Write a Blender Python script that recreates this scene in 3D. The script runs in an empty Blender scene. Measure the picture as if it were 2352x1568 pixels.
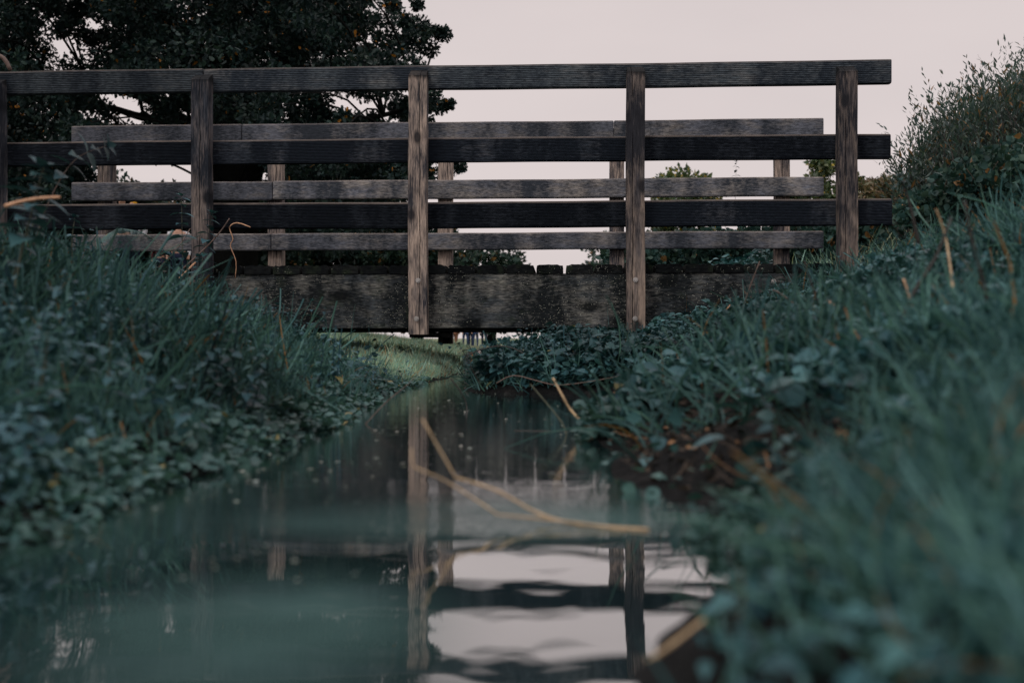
import bpy, bmesh, math, random
import numpy as np
from mathutils import Vector, Matrix
R = math.radians
rng = np.random.default_rng(7)
random.seed(7)
sc = bpy.context.scene
col = sc.collection

# ------------------------------------------------------------------ camera, sky, sun
EYE = 0.2                      # camera height over the water
FP = 2287.0                    # focal length in px of the 2352-wide view
CX, HY = 1176.0, 775.0         # centre column, horizon row
cam = bpy.data.cameras.new("camera"); camo = bpy.data.objects.new("camera", cam); col.objects.link(camo)
camo.location = (0, 0, EYE); camo.rotation_euler = (R(90), 0, 0)
cam.sensor_width = 36; cam.lens = 36 * FP / 2352
cam.shift_y = (784 - HY) / 2352 * -1
cam.clip_start = 0.05; cam.clip_end = 1500
cam.dof.use_dof = True; cam.dof.focus_distance = 5.45; cam.dof.aperture_fstop = 3.6
sc.camera = camo
SUN_EL, SUN_AZ = 38, 200
w = bpy.data.worlds.new("World"); sc.world = w; w.use_nodes = True
nt = w.node_tree; nt.nodes.clear()
o = nt.nodes.new('ShaderNodeOutputWorld'); bg = nt.nodes.new('ShaderNodeBackground')
sky = nt.nodes.new('ShaderNodeTexSky'); sky.sky_type = 'NISHITA'; sky.sun_disc = False
sky.sun_elevation = R(SUN_EL); sky.sun_rotation = R(SUN_AZ); sky.dust_density = 6; sky.air_density = 1.0
tc = nt.nodes.new('ShaderNodeTexCoord'); mp = nt.nodes.new('ShaderNodeMapping'); mp.inputs['Scale'].default_value = (1, 1, 3.5)
nz = nt.nodes.new('ShaderNodeTexNoise'); nz.inputs['Scale'].default_value = 1.7; nz.inputs['Detail'].default_value = 5
cr = nt.nodes.new('ShaderNodeValToRGB')
cr.color_ramp.elements[0].position = .3; cr.color_ramp.elements[0].color = (10.2, 9.1, 9.05, 1)
cr.color_ramp.elements[1].position = .7; cr.color_ramp.elements[1].color = (11.4, 10.1, 9.95, 1)
mx = nt.nodes.new('ShaderNodeMixRGB'); mx.inputs[0].default_value = .965
nt.links.new(tc.outputs['Generated'], mp.inputs[0]); nt.links.new(mp.outputs[0], nz.inputs[0]); nt.links.new(nz.outputs[0], cr.inputs[0])
nt.links.new(sky.outputs[0], mx.inputs[1]); nt.links.new(cr.outputs[0], mx.inputs[2])
sx = nt.nodes.new('ShaderNodeSeparateXYZ'); nt.links.new(tc.outputs['Generated'], sx.inputs[0])
zr = nt.nodes.new('ShaderNodeValToRGB')      # overcast sky: the zenith is brighter than the horizon
zr.color_ramp.elements[0].position = .38; zr.color_ramp.elements[0].color = (.45, .45, .45, 1)
zr.color_ramp.elements[1].position = .95; zr.color_ramp.elements[1].color = (1, 1, 1, 1); nt.links.new(sx.outputs[2], zr.inputs[0])
mz = nt.nodes.new('ShaderNodeMixRGB'); mz.blend_type = 'MULTIPLY'; mz.inputs[0].default_value = 1
nt.links.new(mx.outputs[0], mz.inputs[1]); nt.links.new(zr.outputs[0], mz.inputs[2])
nt.links.new(mz.outputs[0], bg.inputs[0]); bg.inputs[1].default_value = .1/.45*.66
nt.links.new(bg.outputs[0], o.inputs[0])
sun = bpy.data.lights.new("sun", 'SUN'); suno = bpy.data.objects.new("sun", sun); col.objects.link(suno)
sun.energy = 1.1; sun.angle = R(18); sun.color = (1, .95, .88)
suno.rotation_euler = Vector((-.55, -.55, .9)).to_track_quat('Z', 'Y').to_euler()
sc.view_settings.view_transform = 'Standard'; sc.view_settings.look = 'None'
sc.view_settings.exposure = 0; sc.view_settings.gamma = 1
sc.render.engine = 'CYCLES'
sc.cycles.max_bounces = 6; sc.cycles.diffuse_bounces = 1; sc.cycles.glossy_bounces = 3; sc.cycles.transmission_bounces = 3
sc.cycles.transparent_max_bounces = 4
try:
    sc.cycles.use_denoising = True; sc.cycles.denoiser = 'OPENIMAGEDENOISE'
except Exception: pass

# ------------------------------------------------------------------ helpers
def at(px, py, Y):             # a point of the photograph at its distance Y
    return Vector(((px - CX) * Y / FP, Y, EYE + (HY - py) * Y / FP))

def vnoise(x, y, s=0):
    xi = np.floor(x).astype(np.int64); yi = np.floor(y).astype(np.int64)
    fx = x - xi; fy = y - yi; fx = fx*fx*(3-2*fx); fy = fy*fy*(3-2*fy)
    def h(a, b):
        n = (a * 374761393 + b * 668265263 + s * 69069) & 0xffffffff
        n = ((n ^ (n >> 13)) * 1274126177) & 0xffffffff
        return ((n ^ (n >> 16)) & 0xffff) / 65535.0
    return (h(xi, yi)*(1-fx) + h(xi+1, yi)*fx)*(1-fy) + (h(xi, yi+1)*(1-fx) + h(xi+1, yi+1)*fx)*fy
def fbm(x, y, s=0, o=3):
    v = 0; a = .5
    for k in range(o): v = v + a*vnoise(x*2**k, y*2**k, s+k*17); a *= .5
    return v/(1-.5**o)
def sstep(a, b, x):
    t = np.clip((x-a)/(b-a), 0, 1); return t*t*(3-2*t)

def mesh_from(name, V, F, mat=None, parent=None, smooth=False, attrs=None, loc=None):
    me = bpy.data.meshes.new(name)
    V = np.asarray(V, dtype=np.float32)
    if isinstance(F, np.ndarray):
        n, k = F.shape
        me.vertices.add(len(V)); me.vertices.foreach_set('co', V.ravel())
        me.loops.add(n*k); me.loops.foreach_set('vertex_index', F.astype(np.int32).ravel())
        me.polygons.add(n); me.polygons.foreach_set('loop_start', np.arange(0, n*k, k, dtype=np.int32))
        me.update(calc_edges=True)
    else:
        me.from_pydata([tuple(map(float, v)) for v in V], [], F)
    if attrs:
        for an, av in attrs.items():
            a = me.attributes.new(an, 'FLOAT', 'POINT'); a.data.foreach_set('value', np.asarray(av, dtype=np.float32))
    if smooth: me.polygons.foreach_set('use_smooth', np.ones(len(me.polygons), dtype=bool))
    if mat: me.materials.append(mat)
    ob = bpy.data.objects.new(name, me); col.objects.link(ob)
    if parent: ob.parent = parent
    if loc is not None: ob.location = loc
    return ob
def empty(name, loc=(0, 0, 0), rz=0):
    e = bpy.data.objects.new(name, None); col.objects.link(e); e.location = loc; e.rotation_euler.z = rz
    e.empty_display_size = .1; return e
def tag(o, label=None, cat=None, group=None, kind=None):
    if label: o['label'] = label
    if cat: o['category'] = cat
    if group: o['group'] = group
    if kind: o['kind'] = kind
    return o
def copy_tree(o, parent=None):
    c = o.copy(); col.objects.link(c); c.parent = parent
    for ch in list(o.children): copy_tree(ch, c)
    return c

def rot_axes(zdir, roll):
    """n x 3 x 3 with columns X,Y,Z where Z = zdir, rolled about it."""
    z = zdir/np.maximum(np.linalg.norm(zdir, axis=1, keepdims=True), 1e-9)
    up = np.where(np.abs(z[:, 2:3]) > .95, np.array([[1., 0, 0]]), np.array([[0, 0, 1.]]))
    x = np.cross(up, z); x /= np.linalg.norm(x, axis=1, keepdims=True)
    y = np.cross(z, x)
    c = np.cos(roll)[:, None]; s = np.sin(roll)[:, None]
    return np.stack([x*c + y*s, -x*s + y*c, z], axis=2)
def scatter(tmpl, P, A, S):
    """instances of a template (V,F,t) at P with axes A and scale S (n,3)."""
    V, F, t = tmpl
    n = len(P); k = len(V)
    W = V[None]*S[:, None, :]
    W = np.einsum('nij,nkj->nki', A, W) + P[:, None, :]
    Fo = (F[None] + (np.arange(n)*k)[:, None, None]).reshape(-1, F.shape[1])
    rnd = np.repeat(rng.random(n), k); tt = np.tile(t, n)
    return W.reshape(-1, 3), Fo, rnd, tt
def merge(parts):
    Vs, Fs, Rs, Ts = [], [], [], []; off = 0
    for V, F, r, t in parts:
        if not len(V): continue
        Vs.append(V); Fs.append(F+off); Rs.append(r); Ts.append(t); off += len(V)
    return np.concatenate(Vs), np.concatenate(Fs), np.concatenate(Rs), np.concatenate(Ts)
def leafmesh(name, parts, mat, parent=None, loc=None):
    V, F, r, t = merge(parts)
    if loc is not None: V = V - np.array(loc)
    return mesh_from(name, V, F, mat, parent, attrs={'rnd': r, 'tip': t}, loc=loc)

def tmpl_strip(n, width, bend, taper=True, fold=.0):
    """a blade along +z: n segments, quads (last one pinched), bending to +x"""
    V = []; T = []
    for i in range(n+1):
        t = i/n; wd = width*(1-t**2.2)*(.55+.9*min(t*3, .5)) if taper else width
        wd = max(wd, width*.02)
        x = bend*t*t; z = t*(1-.35*abs(bend)*t)
        V += [(x, -wd/2, z), (x + fold*width, 0, z), (x, wd/2, z)]; T += [t]*3
    F = []
    for i in range(n):
        a = i*3
        F += [(a, a+1, a+4, a+3), (a+1, a+2, a+5, a+4)]
    return np.array(V, float), np.array(F), np.array(T, float)
BLADES = [tmpl_strip(4, 1, b, fold=.02) for b in (.08, .3, .55, .85)]
def tmpl_leaf(outline, droop=.12, fold=.18):
    """leaf in the x-z plane frame: length along +z, width along y, normal x; outline = [(t, halfwidth)]"""
    V = []; T = []
    for t, hw in outline:
        x = -droop*t*t
        V += [(x+fold*hw, -hw, t), (x, 0, t), (x+fold*hw, hw, t)]; T += [t]*3
    F = []
    for i in range(len(outline)-1):
        a = i*3; F += [(a, a+1, a+4, a+3), (a+1, a+2, a+5, a+4)]
    return np.array(V, float), np.array(F), np.array(T, float)
L_NETTLE = tmpl_leaf([(0, .02), (.08, .2), (.16, .3), (.2, .27), (.3, .33), (.34, .28), (.46, .3), (.5, .24), (.62, .23), (.66, .17), (.8, .12), (.84, .08), (1, .005)], .3)
L_OAK = tmpl_leaf([(0, .02), (.15, .1), (.3, .24), (.42, .14), (.58, .32), (.7, .18), (.84, .26), (1, .06)], .15)
L_WILLOW = tmpl_leaf([(0, .02), (.3, .13), (.6, .12), (1, .01)], .2)
L_ROUND = tmpl_leaf([(0, .06), (.15, .3), (.45, .45), (.75, .36), (1, .08)], .1)
L_BRAMBLE = tmpl_leaf([(0, .03), (.12, .25), (.35, .4), (.6, .33), (.8, .2), (1, .01)], .2)
L_SIMPLE = tmpl_leaf([(0, .05), (.4, .36), (1, .03)], .1)

class MB:
    def __init__(s): s.V = []; s.F = []
    def tube(s, pts, rad, n=6, cap=True):
        pts = [Vector(p) for p in pts]; b0 = len(s.V)
        if not hasattr(rad, '__len__'): rad = [rad]*len(pts)
        ref = Vector((.3, .2, 1)).normalized()
        for i, p in enumerate(pts):
            d = (pts[min(i+1, len(pts)-1)] - pts[max(i-1, 0)]).normalized()
            if abs(d.dot(ref)) > .97: ref = Vector((1, .1, 0)).normalized()
            u = d.cross(ref).normalized(); v = d.cross(u).normalized()
            for k in range(n):
                a = 2*math.pi*k/n; s.V.append(p + (u*math.cos(a) + v*math.sin(a))*rad[i])
        for i in range(len(pts)-1):
            for k in range(n):
                a = b0+i*n+k; b = b0+i*n+(k+1) % n
                s.F.append((a, b, b+n, a+n))
        if cap:
            s.F.append(tuple(b0+k for k in range(n))[::-1]); e = b0+(len(pts)-1)*n
            s.F.append(tuple(e+k for k in range(n)))
        return s
    def build(s, name, mat, parent=None, smooth=True, loc=None):
        V = s.V if loc is None else [Vector(v)-Vector(loc) for v in s.V]
        return mesh_from(name, V, s.F, mat, parent, smooth, loc=loc)
def smooth_path(pts, n=6):
    pts = [Vector(p) for p in pts]; out = []
    for i in range(len(pts)-1):
        p0 = pts[max(i-1, 0)]; p1 = pts[i]; p2 = pts[i+1]; p3 = pts[min(i+2, len(pts)-1)]
        for k in range(n):
            t = k/n
            out.append(.5*((2*p1)+(p2-p0)*t+(2*p0-5*p1+4*p2-p3)*t*t+(3*p1-p0-3*p2+p3)*t**3))
    out.append(pts[-1]); return out

# ------------------------------------------------------------------ materials
def new_mat(name):
    m = bpy.data.materials.new(name); m.use_nodes = True
    nt = m.node_tree; nt.nodes.clear()
    return m, nt
class N:
    def __init__(s, nt): s.nt = nt
    def __call__(s, typ, ins=None, **kw):
        n = s.nt.nodes.new('ShaderNode'+typ)
        for k, v in kw.items(): setattr(n, k, v)
        for k, v in (ins or {}).items():
            if isinstance(v, bpy.types.NodeSocket): s.nt.links.new(v, n.inputs[k])
            else: n.inputs[k].default_value = v
        return n
    def math(s, op, a, b=0., c=0., clamp=False):
        return s('Math', {0: a, 1: b, 2: c}, operation=op, use_clamp=clamp).outputs[0]
    def mix(s, f, a, b, t='MIX'):
        return s('MixRGB', {0: f, 1: a, 2: b}, blend_type=t).outputs[0]
    def ramp(s, f, stops, interp='LINEAR'):
        n = s('ValToRGB', {0: f}); e = n.color_ramp.elements; n.color_ramp.interpolation = interp
        while len(e) < len(stops): e.new(.5)
        for i, (p, c) in enumerate(stops):
            e[i].position = p; e[i].color = (*c, 1) if hasattr(c, '__len__') else (c, c, c, 1)
        return n.outputs[0]
    def noise(s, vec, scale, detail=3, rough=.6, out=0, dist=0.):
        return s('TexNoise', {'Vector': vec, 'Scale': scale, 'Detail': detail, 'Roughness': rough, 'Distortion': dist}).outputs[out]
    def mapping(s, vec, scale=(1, 1, 1), loc=(0, 0, 0)):
        return s('Mapping', {'Vector': vec, 'Scale': scale, 'Location': loc}).outputs[0]
def C(r, g, b): return (r, g, b, 1)

def leaf_mat(name, cols, trans=.25, rough=.45, yellow=None, yfrac=.0, spec=.35):
    """cols: list of 3 colours picked per leaf"""
    m, nt = new_mat(name); n = N(nt)
    r = n('Attribute', attribute_name='rnd').outputs['Fac']
    c = n.ramp(r, [(0, cols[0]), (.5, cols[1]), (1, cols[2])])
    if yellow is not None:
        r2 = n.math('FRACT', n.math('MULTIPLY', r, 37.7))
        c = n.mix(n.math('LESS_THAN', r2, yfrac), c, C(*yellow))
    geo = n('NewGeometry')
    big = n.noise(geo.outputs['Position'], 2.2, 2)
    c = n.mix(1., c, n.ramp(big, [(.32, .38), (.68, 1.35)]), 'MULTIPLY')
    p = n('BsdfPrincipled', {'Base Color': c, 'Roughness': rough, 'Specular IOR Level': spec})
    t = n('BsdfTranslucent', {'Color': n.mix(1., c, C(1.1, 1.25, .8), 'MULTIPLY')})
    mxs = n('MixShader', {0: trans, 1: p.outputs[0], 2: t.outputs[0]})
    n('OutputMaterial', {0: mxs.outputs[0]})
    return m
def plain(name, c, rough=.6, metal=0., bump=0, bscale=40, var=.25, spec=.4):
    m, nt = new_mat(name); n = N(nt)
    tcn = n('TexCoord').outputs['Object']
    nz = n.noise(tcn, bscale, 4)
    cc = n.mix(1., C(*c), n.ramp(nz, [(.3, 1-var), (.7, 1+var)]), 'MULTIPLY')
    p = n('BsdfPrincipled', {'Base Color': cc, 'Roughness': rough, 'Metallic': metal, 'Specular IOR Level': spec})
    if bump: nt.links.new(n('Bump', {'Height': nz, 'Strength': bump, 'Distance': .01}).outputs[0], p.inputs['Normal'])
    n('OutputMaterial', {0: p.outputs[0]})
    return m

def wood(name, axis, dark, grey, tan, tanamt=.5, darkamt=.4, ribs=0, lichen=0., crack=False, knots=True, moss=0., worn_top_light=0., capdark=False):
    """weathered timber; axis = 0 grain along x, 2 grain along z"""
    m, nt = new_mat(name); n = N(nt)
    oc = n('TexCoord').outputs['Object']
    oi = n('ObjectInfo').outputs['Random']
    comb = n('CombineXYZ', {0: n.math('MULTIPLY', oi, 17.), 1: n.math('MULTIPLY', oi, 31.), 2: n.math('MULTIPLY', oi, 53.)}).outputs[0]
    v = n('VectorMath', {0: oc, 1: comb}, operation='ADD').outputs[0]
    st = (1, 1, 1); fine = (.25, 1, 1) if axis == 0 else (1, 1, .1)
    vf = n.mapping(v, fine)
    grain = n.noise(vf, 130, 5, .65)
    grain2 = n.noise(vf, 38, 4, .6, dist=.4)
    patch = n.noise(n.mapping(v, (.45, 1, 1) if axis == 0 else (1, 1, .4)), 6.5, 5, .62)
    patch2 = n.noise(n.mapping(v, (1, 1, .35), (3, 1, 7)), 4.2, 5, .6)
    ft = n.math('ADD', n.math('MULTIPLY', patch, .75), n.math('MULTIPLY', grain2, .5))
    ft = n.math('ADD', ft, n.math('MULTIPLY', n.math('SUBTRACT', oi, .5), .16))
    ft = n.ramp(ft, [(.72-tanamt*.35, 0.), (.96-tanamt*.35, 1.)])
    c = n.mix(ft, C(*grey), C(*tan))
    fd = n.ramp(n.math('ADD', n.math('MULTIPLY', patch2, .8), n.math('MULTIPLY', grain, .35)), [(.40+darkamt*.2, 1.), (.60+darkamt*.2, 0.)])
    c = n.mix(fd, c, C(*dark))
    c = n.mix(1., c, n.ramp(oi, [(0., .7), (1., 1.3)]), 'MULTIPLY')
    c = n.mix(1., c, n.ramp(grain, [(.32, .6), (.5, 1.), (.7, 1.35)] if axis == 0 else [(.32, .72), (.5, 1.), (.7, 1.2)]), 'MULTIPLY')
    h = n.math('ADD', grain, n.math('MULTIPLY', grain2, .6))
    sep = n('SeparateXYZ', {0: oc})
    if capdark:
        zz = n.math('ADD', sep.outputs[2], n.math('MULTIPLY', n.math('SUBTRACT', grain2, .5), .06))
        c = n.mix(n.ramp(n.math('SUBTRACT', zz, 1.), [(.61, 0.), (.635, .93)]), c, C(.012, .014, .016))
    if worn_top_light:
        nzv = n('SeparateXYZ', {0: n('NewGeometry').outputs['True Normal']}).outputs[2]
        bl = n.math('MULTIPLY', n.ramp(nzv, [(.15, 0.), (.5, 1.)]), n.ramp(grain2, [(.25, .35), (.6, 1.)]))  # worn upward faces, lightened in the colour as if the sky caught them
        c = n.mix(n.math('MULTIPLY', bl, worn_top_light), c, C(.34, .29, .26))
    if ribs:
        wv = n.math('SINE', n.math('MULTIPLY', sep.outputs[2], ribs))
        wr = n.math('MULTIPLY', n.math('ADD', wv, 1.), .5)
        c = n.mix(1., c, n.ramp(wr, [(0, .55), (.6, 1.15)]), 'MULTIPLY')
        h = n.math('ADD', h, n.math('MULTIPLY', wr, .9))
    if moss:
        ms = n.ramp(n.noise(v, 9, 4), [(.55, 0.), (.7, moss)])
        c = n.mix(ms, c, C(.03, .045, .025))
    if knots:
        sv = n('SeparateXYZ', {0: v})
        kv = n('CombineXYZ', {0: n.math('MULTIPLY', sv.outputs[0], 4.2 if axis == 2 else 1.6), 1: n.math('MULTIPLY', sv.outputs[2], 2.6 if axis == 2 else 3.4)}).outputs[0]
        vo = n('TexVoronoi', {'Vector': kv, 'Scale': 1.}, voronoi_dimensions='2D')
        k = n.ramp(n.math('ADD', vo.outputs['Distance'], n.math('MULTIPLY', grain2, .06)), [(.09, .92), (.17, 0.)])
        c = n.mix(k, c, C(dark[0]*.5, dark[1]*.5, dark[2]*.5))
    if crack:
        wob = n.noise(n.mapping(v, (0, 0, 1)), 2.2, 4, .6)
        xx = n.math('ADD', sep.outputs[0], n.math('MULTIPLY', n.math('SUBTRACT', wob, .5), .045))
        off = n.math('MULTIPLY', n.math('SUBTRACT', oi, .5), .04)
        d = n.math('ABSOLUTE', n.math('SUBTRACT', xx, off))
        brk = n.ramp(n.noise(n.mapping(v, (0, 0, 1), (0, 0, 9)), 3., 1), [(.38, 0.), (.44, .95)])
        k = n.math('MULTIPLY', n.math('LESS_THAN', d, .0020), brk)
        c = n.mix(k, c, C(.004, .004, .005)); h = n.math('SUBTRACT', h, n.math('MULTIPLY', k, 2.))
    if lichen:
        vo = n('TexVoronoi', {'Vector': v, 'Scale': 150.})
        rn = n('SeparateColor', {0: vo.outputs['Color']}).outputs[0]
        sz = n.math('MULTIPLY', n.math('POWER', rn, 2.2), .36)
        dot = n.math('LESS_THAN', vo.outputs['Distance'], sz)
        msk = n.ramp(n.noise(v, 3.4, 4, .7), [(.45, 0.), (.52, 1.)])
        keep = n.math('GREATER_THAN', n('SeparateColor', {0: vo.outputs['Color']}).outputs[1], .80-.25*lichen)
        f = n.math('MULTIPLY', n.math('MULTIPLY', dot, msk), keep)
        c = n.mix(f, c, n.mix(rn, C(.16, .175, .14), C(.30, .31, .27)))
        vo2 = n('TexVoronoi', {'Vector': n.mapping(v, (.5, 1, 1.3)), 'Scale': 26.})
        d2 = n.math('LESS_THAN', n.math('ADD', vo2.outputs['Distance'], n.math('MULTIPLY', grain, .18)), .25)
        k2 = n.math('GREATER_THAN', n('SeparateColor', {0: vo2.outputs['Color']}).outputs[1], .8)
        c = n.mix(n.math('MULTIPLY', n.math('MULTIPLY', d2, k2), .6), c, C(.15, .16, .155))
    p = n('BsdfPrincipled', {'Base Color': c, 'Roughness': .85, 'Specular IOR Level': .04})
    nt.links.new(n('Bump', {'Height': h, 'Strength': .55, 'Distance': .004}).outputs[0], p.inputs['Normal'])
    n('OutputMaterial', {0: p.outputs[0]})
    return m

M = {}
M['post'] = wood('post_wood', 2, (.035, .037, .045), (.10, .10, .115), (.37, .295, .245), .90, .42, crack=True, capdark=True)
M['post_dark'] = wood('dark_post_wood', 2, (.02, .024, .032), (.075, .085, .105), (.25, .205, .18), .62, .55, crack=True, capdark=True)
M['rail'] = wood('rail_wood', 0, (.008, .011, .016), (.03, .037, .048), (.075, .078, .085), .12, .8, ribs=760, knots=False, worn_top_light=.85)
M['rail_top'] = wood('top_rail_wood', 0, (.018, .024, .032), (.05, .062, .072), (.105, .108, .108), .2, .5, ribs=620, knots=False, worn_top_light=.7)
M['rail_back'] = wood('back_rail_wood', 0, (.032, .038, .048), (.11, .12, .145), (.20, .185, .17), .40, .42, knots=False, worn_top_light=.6)
M['rail_end'] = wood('weathered_edge_wood', 0, (.06, .055, .05), (.15, .13, .12), (.22, .17, .14), .6, .1, knots=False)
M['fascia'] = wood('beam_wood', 0, (.012, .015, .017), (.06, .07, .078), (.24, .235, .21), .40, .60, lichen=1.3, moss=.3)
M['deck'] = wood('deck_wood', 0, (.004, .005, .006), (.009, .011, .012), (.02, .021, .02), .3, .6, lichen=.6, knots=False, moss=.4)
M['dark_wood'] = wood('dark_bearer_wood', 0, (.01, .011, .012), (.02, .021, .022), (.03, .028, .026), .3, .6, knots=False)  # one dark tone for the bearers and the back beam
M['bolt'] = plain('galvanised_steel', (.42, .41, .40), .38, .85, var=.3, bscale=300)
M['grass'] = leaf_mat('grass', [(.017, .060, .070), (.085, .185, .19), (.072, .16, .125)], .2, .45, (.24, .14, .06), .03, .1)
M['grass_far'] = leaf_mat('pale_grass', [(.21, .37, .32), (.28, .46, .39), (.44, .46, .32)], .3, .5, (.42, .28, .15), .07)  # paler mown grass, its brightness set by the colour itself
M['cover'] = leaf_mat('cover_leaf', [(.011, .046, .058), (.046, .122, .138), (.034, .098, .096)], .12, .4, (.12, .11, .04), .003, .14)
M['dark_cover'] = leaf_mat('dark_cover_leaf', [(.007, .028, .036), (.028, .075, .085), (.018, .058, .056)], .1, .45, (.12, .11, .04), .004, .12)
M['cress'] = leaf_mat('watercress_leaf', [(.03, .08, .082), (.062, .13, .13), (.05, .11, .098)], .2, .4, (.22, .19, .09), .015, .15)
M['nettle'] = leaf_mat('nettle_leaf', [(.012, .042, .056), (.042, .100, .122), (.028, .080, .082)], .12, .45, (.12, .11, .04), .003, .12)
M['litter'] = leaf_mat('litter', [(.014, .013, .012), (.035, .028, .023), (.07, .055, .042)], .1, .6, (.34, .19, .10), .05, .1)
M['fleck'] = leaf_mat('fleck', [(.10, .15, .14), (.20, .25, .22), (.34, .34, .30)], .1, .4, spec=.6)
M['oak_leaf'] = leaf_mat('oak_leaf', [(.006, .015, .017), (.011, .027, .027), (.019, .038, .028)], .1, .55, (.30, .13, .02), .010, .12)
M['hedge_leaf'] = leaf_mat('hedge_leaf', [(.012, .026, .024), (.02, .045, .038), (.03, .05, .03)], .12, .55, (.16, .09, .03), .03, .12)
M['willow_leaf'] = leaf_mat('willow_leaf', [(.030, .056, .055), (.048, .086, .084), (.065, .09, .065)], .3, .5, (.20, .11, .045), .05, .3)
M['rusty_leaf'] = leaf_mat('rusty_leaf', [(.12, .09, .05), (.09, .10, .06), (.17, .10, .06)], .25, .5)
M['tree_leaf'] = leaf_mat('tree_leaf', [(.04, .075, .04), (.06, .10, .05), (.10, .11, .03)], .25, .5, (.32, .24, .03), .08)
M['bramble_leaf'] = leaf_mat('bramble_leaf', [(.014, .04, .04), (.026, .062, .056), (.03, .058, .040)], .15, .45, (.18, .10, .04), .02, .12)
M['bark'] = plain('bark', (.010, .011, .011), .9, spec=.03, bump=.6, bscale=25)
M['stem'] = plain('green_brown_stem', (.06, .07, .045), .6, bscale=60)
M['dark_stem'] = plain('dark_stem', (.018, .015, .013), .6, bscale=60)
M['cane'] = plain('bramble_cane', (.085, .055, .045), .6, bscale=60)
M['straw'] = plain('dry_straw', (.47, .27, .16), .6, bscale=90, var=.35)
M['reed'] = plain('dry_reed', (.36, .26, .15), .5, bscale=70, var=.35)
M['dead_leaf'] = plain('dead_leaf', (.40, .20, .09), .7, bscale=60, var=.5)
M['rot'] = plain('rotten_wood', (.20, .075, .03), .9, bump=1., bscale=45, var=.8)

def soil_mat():
    m, nt = new_mat('soil'); n = N(nt)
    g = n('NewGeometry').outputs['Position']
    a = n.noise(g, 14, 6, .7); b = n.noise(g, 1.3, 3); f = n.noise(g, 90, 3)
    c = n.ramp(a, [(.3, (.004, .005, .005)), (.55, (.009, .010, .011)), (.75, (.040, .040, .038))])
    gr = n.ramp(b, [(.4, (.02, .035, .028)), (.65, (.035, .06, .05))])
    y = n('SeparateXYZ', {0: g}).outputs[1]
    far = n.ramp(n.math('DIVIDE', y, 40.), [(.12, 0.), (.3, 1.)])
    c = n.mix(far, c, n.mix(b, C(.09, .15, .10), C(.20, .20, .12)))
    p = n('BsdfPrincipled', {'Base Color': c, 'Roughness': .85, 'Specular IOR Level': .08})
    nt.links.new(n('Bump', {'Height': n.math('ADD', a, n.math('MULTIPLY', f, .3)), 'Strength': 1., 'Distance': .05}).outputs[0], p.inputs['Normal'])
    n('OutputMaterial', {0: p.outputs[0]}); return m
M['soil'] = soil_mat()

def water_mat():
    m, nt = new_mat('water'); n = N(nt)
    g = n('TexCoord').outputs['Object']
    # pale haze over the near pool, painted as soft patches in the water colour
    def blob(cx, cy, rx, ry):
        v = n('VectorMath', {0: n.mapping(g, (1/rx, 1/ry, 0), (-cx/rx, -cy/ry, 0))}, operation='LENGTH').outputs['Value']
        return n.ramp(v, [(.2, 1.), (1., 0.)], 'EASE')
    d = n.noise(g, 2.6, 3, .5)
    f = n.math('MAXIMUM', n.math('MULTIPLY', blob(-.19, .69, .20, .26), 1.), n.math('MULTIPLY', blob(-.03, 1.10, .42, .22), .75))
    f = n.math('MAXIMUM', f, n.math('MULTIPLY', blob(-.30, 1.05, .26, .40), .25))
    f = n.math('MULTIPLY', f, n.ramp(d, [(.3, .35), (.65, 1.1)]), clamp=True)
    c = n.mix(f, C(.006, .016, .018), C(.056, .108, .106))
    far = n.math('MULTIPLY', blob(-.35, 4.3, .35, 1.6), .5)  # lit green look of the far water, painted as a patch
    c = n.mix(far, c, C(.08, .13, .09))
    p = n('BsdfDiffuse', {'Color': c}); gl = n('BsdfGlossy', {'Color': C(.97, .97, .97), 'Roughness': .02})
    r1 = n.noise(n.mapping(g, (1.6, 3.4, 1)), 5.5, 1, .4, dist=.8)
    r2 = n.noise(n.mapping(g, (4, 11, 1)), 6., 3, .6)
    y = n('SeparateXYZ', {0: g}).outputs[1]
    amt = n.ramp(n.math('DIVIDE', y, 3.), [(.325, .0), (.36, .5), (.41, .5), (.47, .15), (1, .4)])
    b1 = n('Bump', {'Height': r1, 'Strength': .4, 'Distance': .0011})
    b2 = n('Bump', {'Height': r2, 'Strength': amt, 'Distance': .0014, 'Normal': b1.outputs[0]})
    lw_ = n('LayerWeight', {'Blend': .5, 'Normal': b1.outputs[0]}).outputs['Facing']
    nt.links.new(b2.outputs[0], gl.inputs['Normal'])
    ms = n('MixShader', {0: n.math('MULTIPLY', n.math('POWER', lw_, 1.8), n.math('SUBTRACT', 1., n.math('MULTIPLY', f, .85))), 1: p.outputs[0], 2: gl.outputs[0]})  # mirror reflection weakened where the haze is painted
    n('OutputMaterial', {0: ms.outputs[0]}); return m
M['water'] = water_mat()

# ------------------------------------------------------------------ terrain
YL = [-3, .3, .6, 1.0, 1.15, 1.45, 1.6, 2.03, 2.95, 3.66, 4.2, 5, 6, 8, 12, 14]
XL = [-.7, -.66, -.60, -.52, -.51, -.50, -.48, -.46, -.45, -.49, -.45, -.34, -.33, -.45, -.7, -.8]
YR = [-3, .3, .6, .8, 1.0, 1.4, 2.1, 2.5, 3.0, 3.35, 3.6, 4, 5, 6, 8, 12, 14]
XR = [.25, .11, .13, .20, .24, .21, .21, .28, .42, .42, -.12, -.16, -.12, -.02, .05, .2, .3]
YS = [-3, .6, 1, 2.1, 2.5, 3.0, 3.6, 6, 8, 12, 14]
XS = [.25, .12, .22, .24, .34, .58, .66, .66, .8, 1.0, 1.3]
def xleft(y): return np.interp(y, YL, XL) + (vnoise(y*6, y*0+3, 5)-.5)*.06
def xright(y): return np.interp(y, YR, XR) + (vnoise(y*7, y*0+9, 6)-.5)*.05
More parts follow.
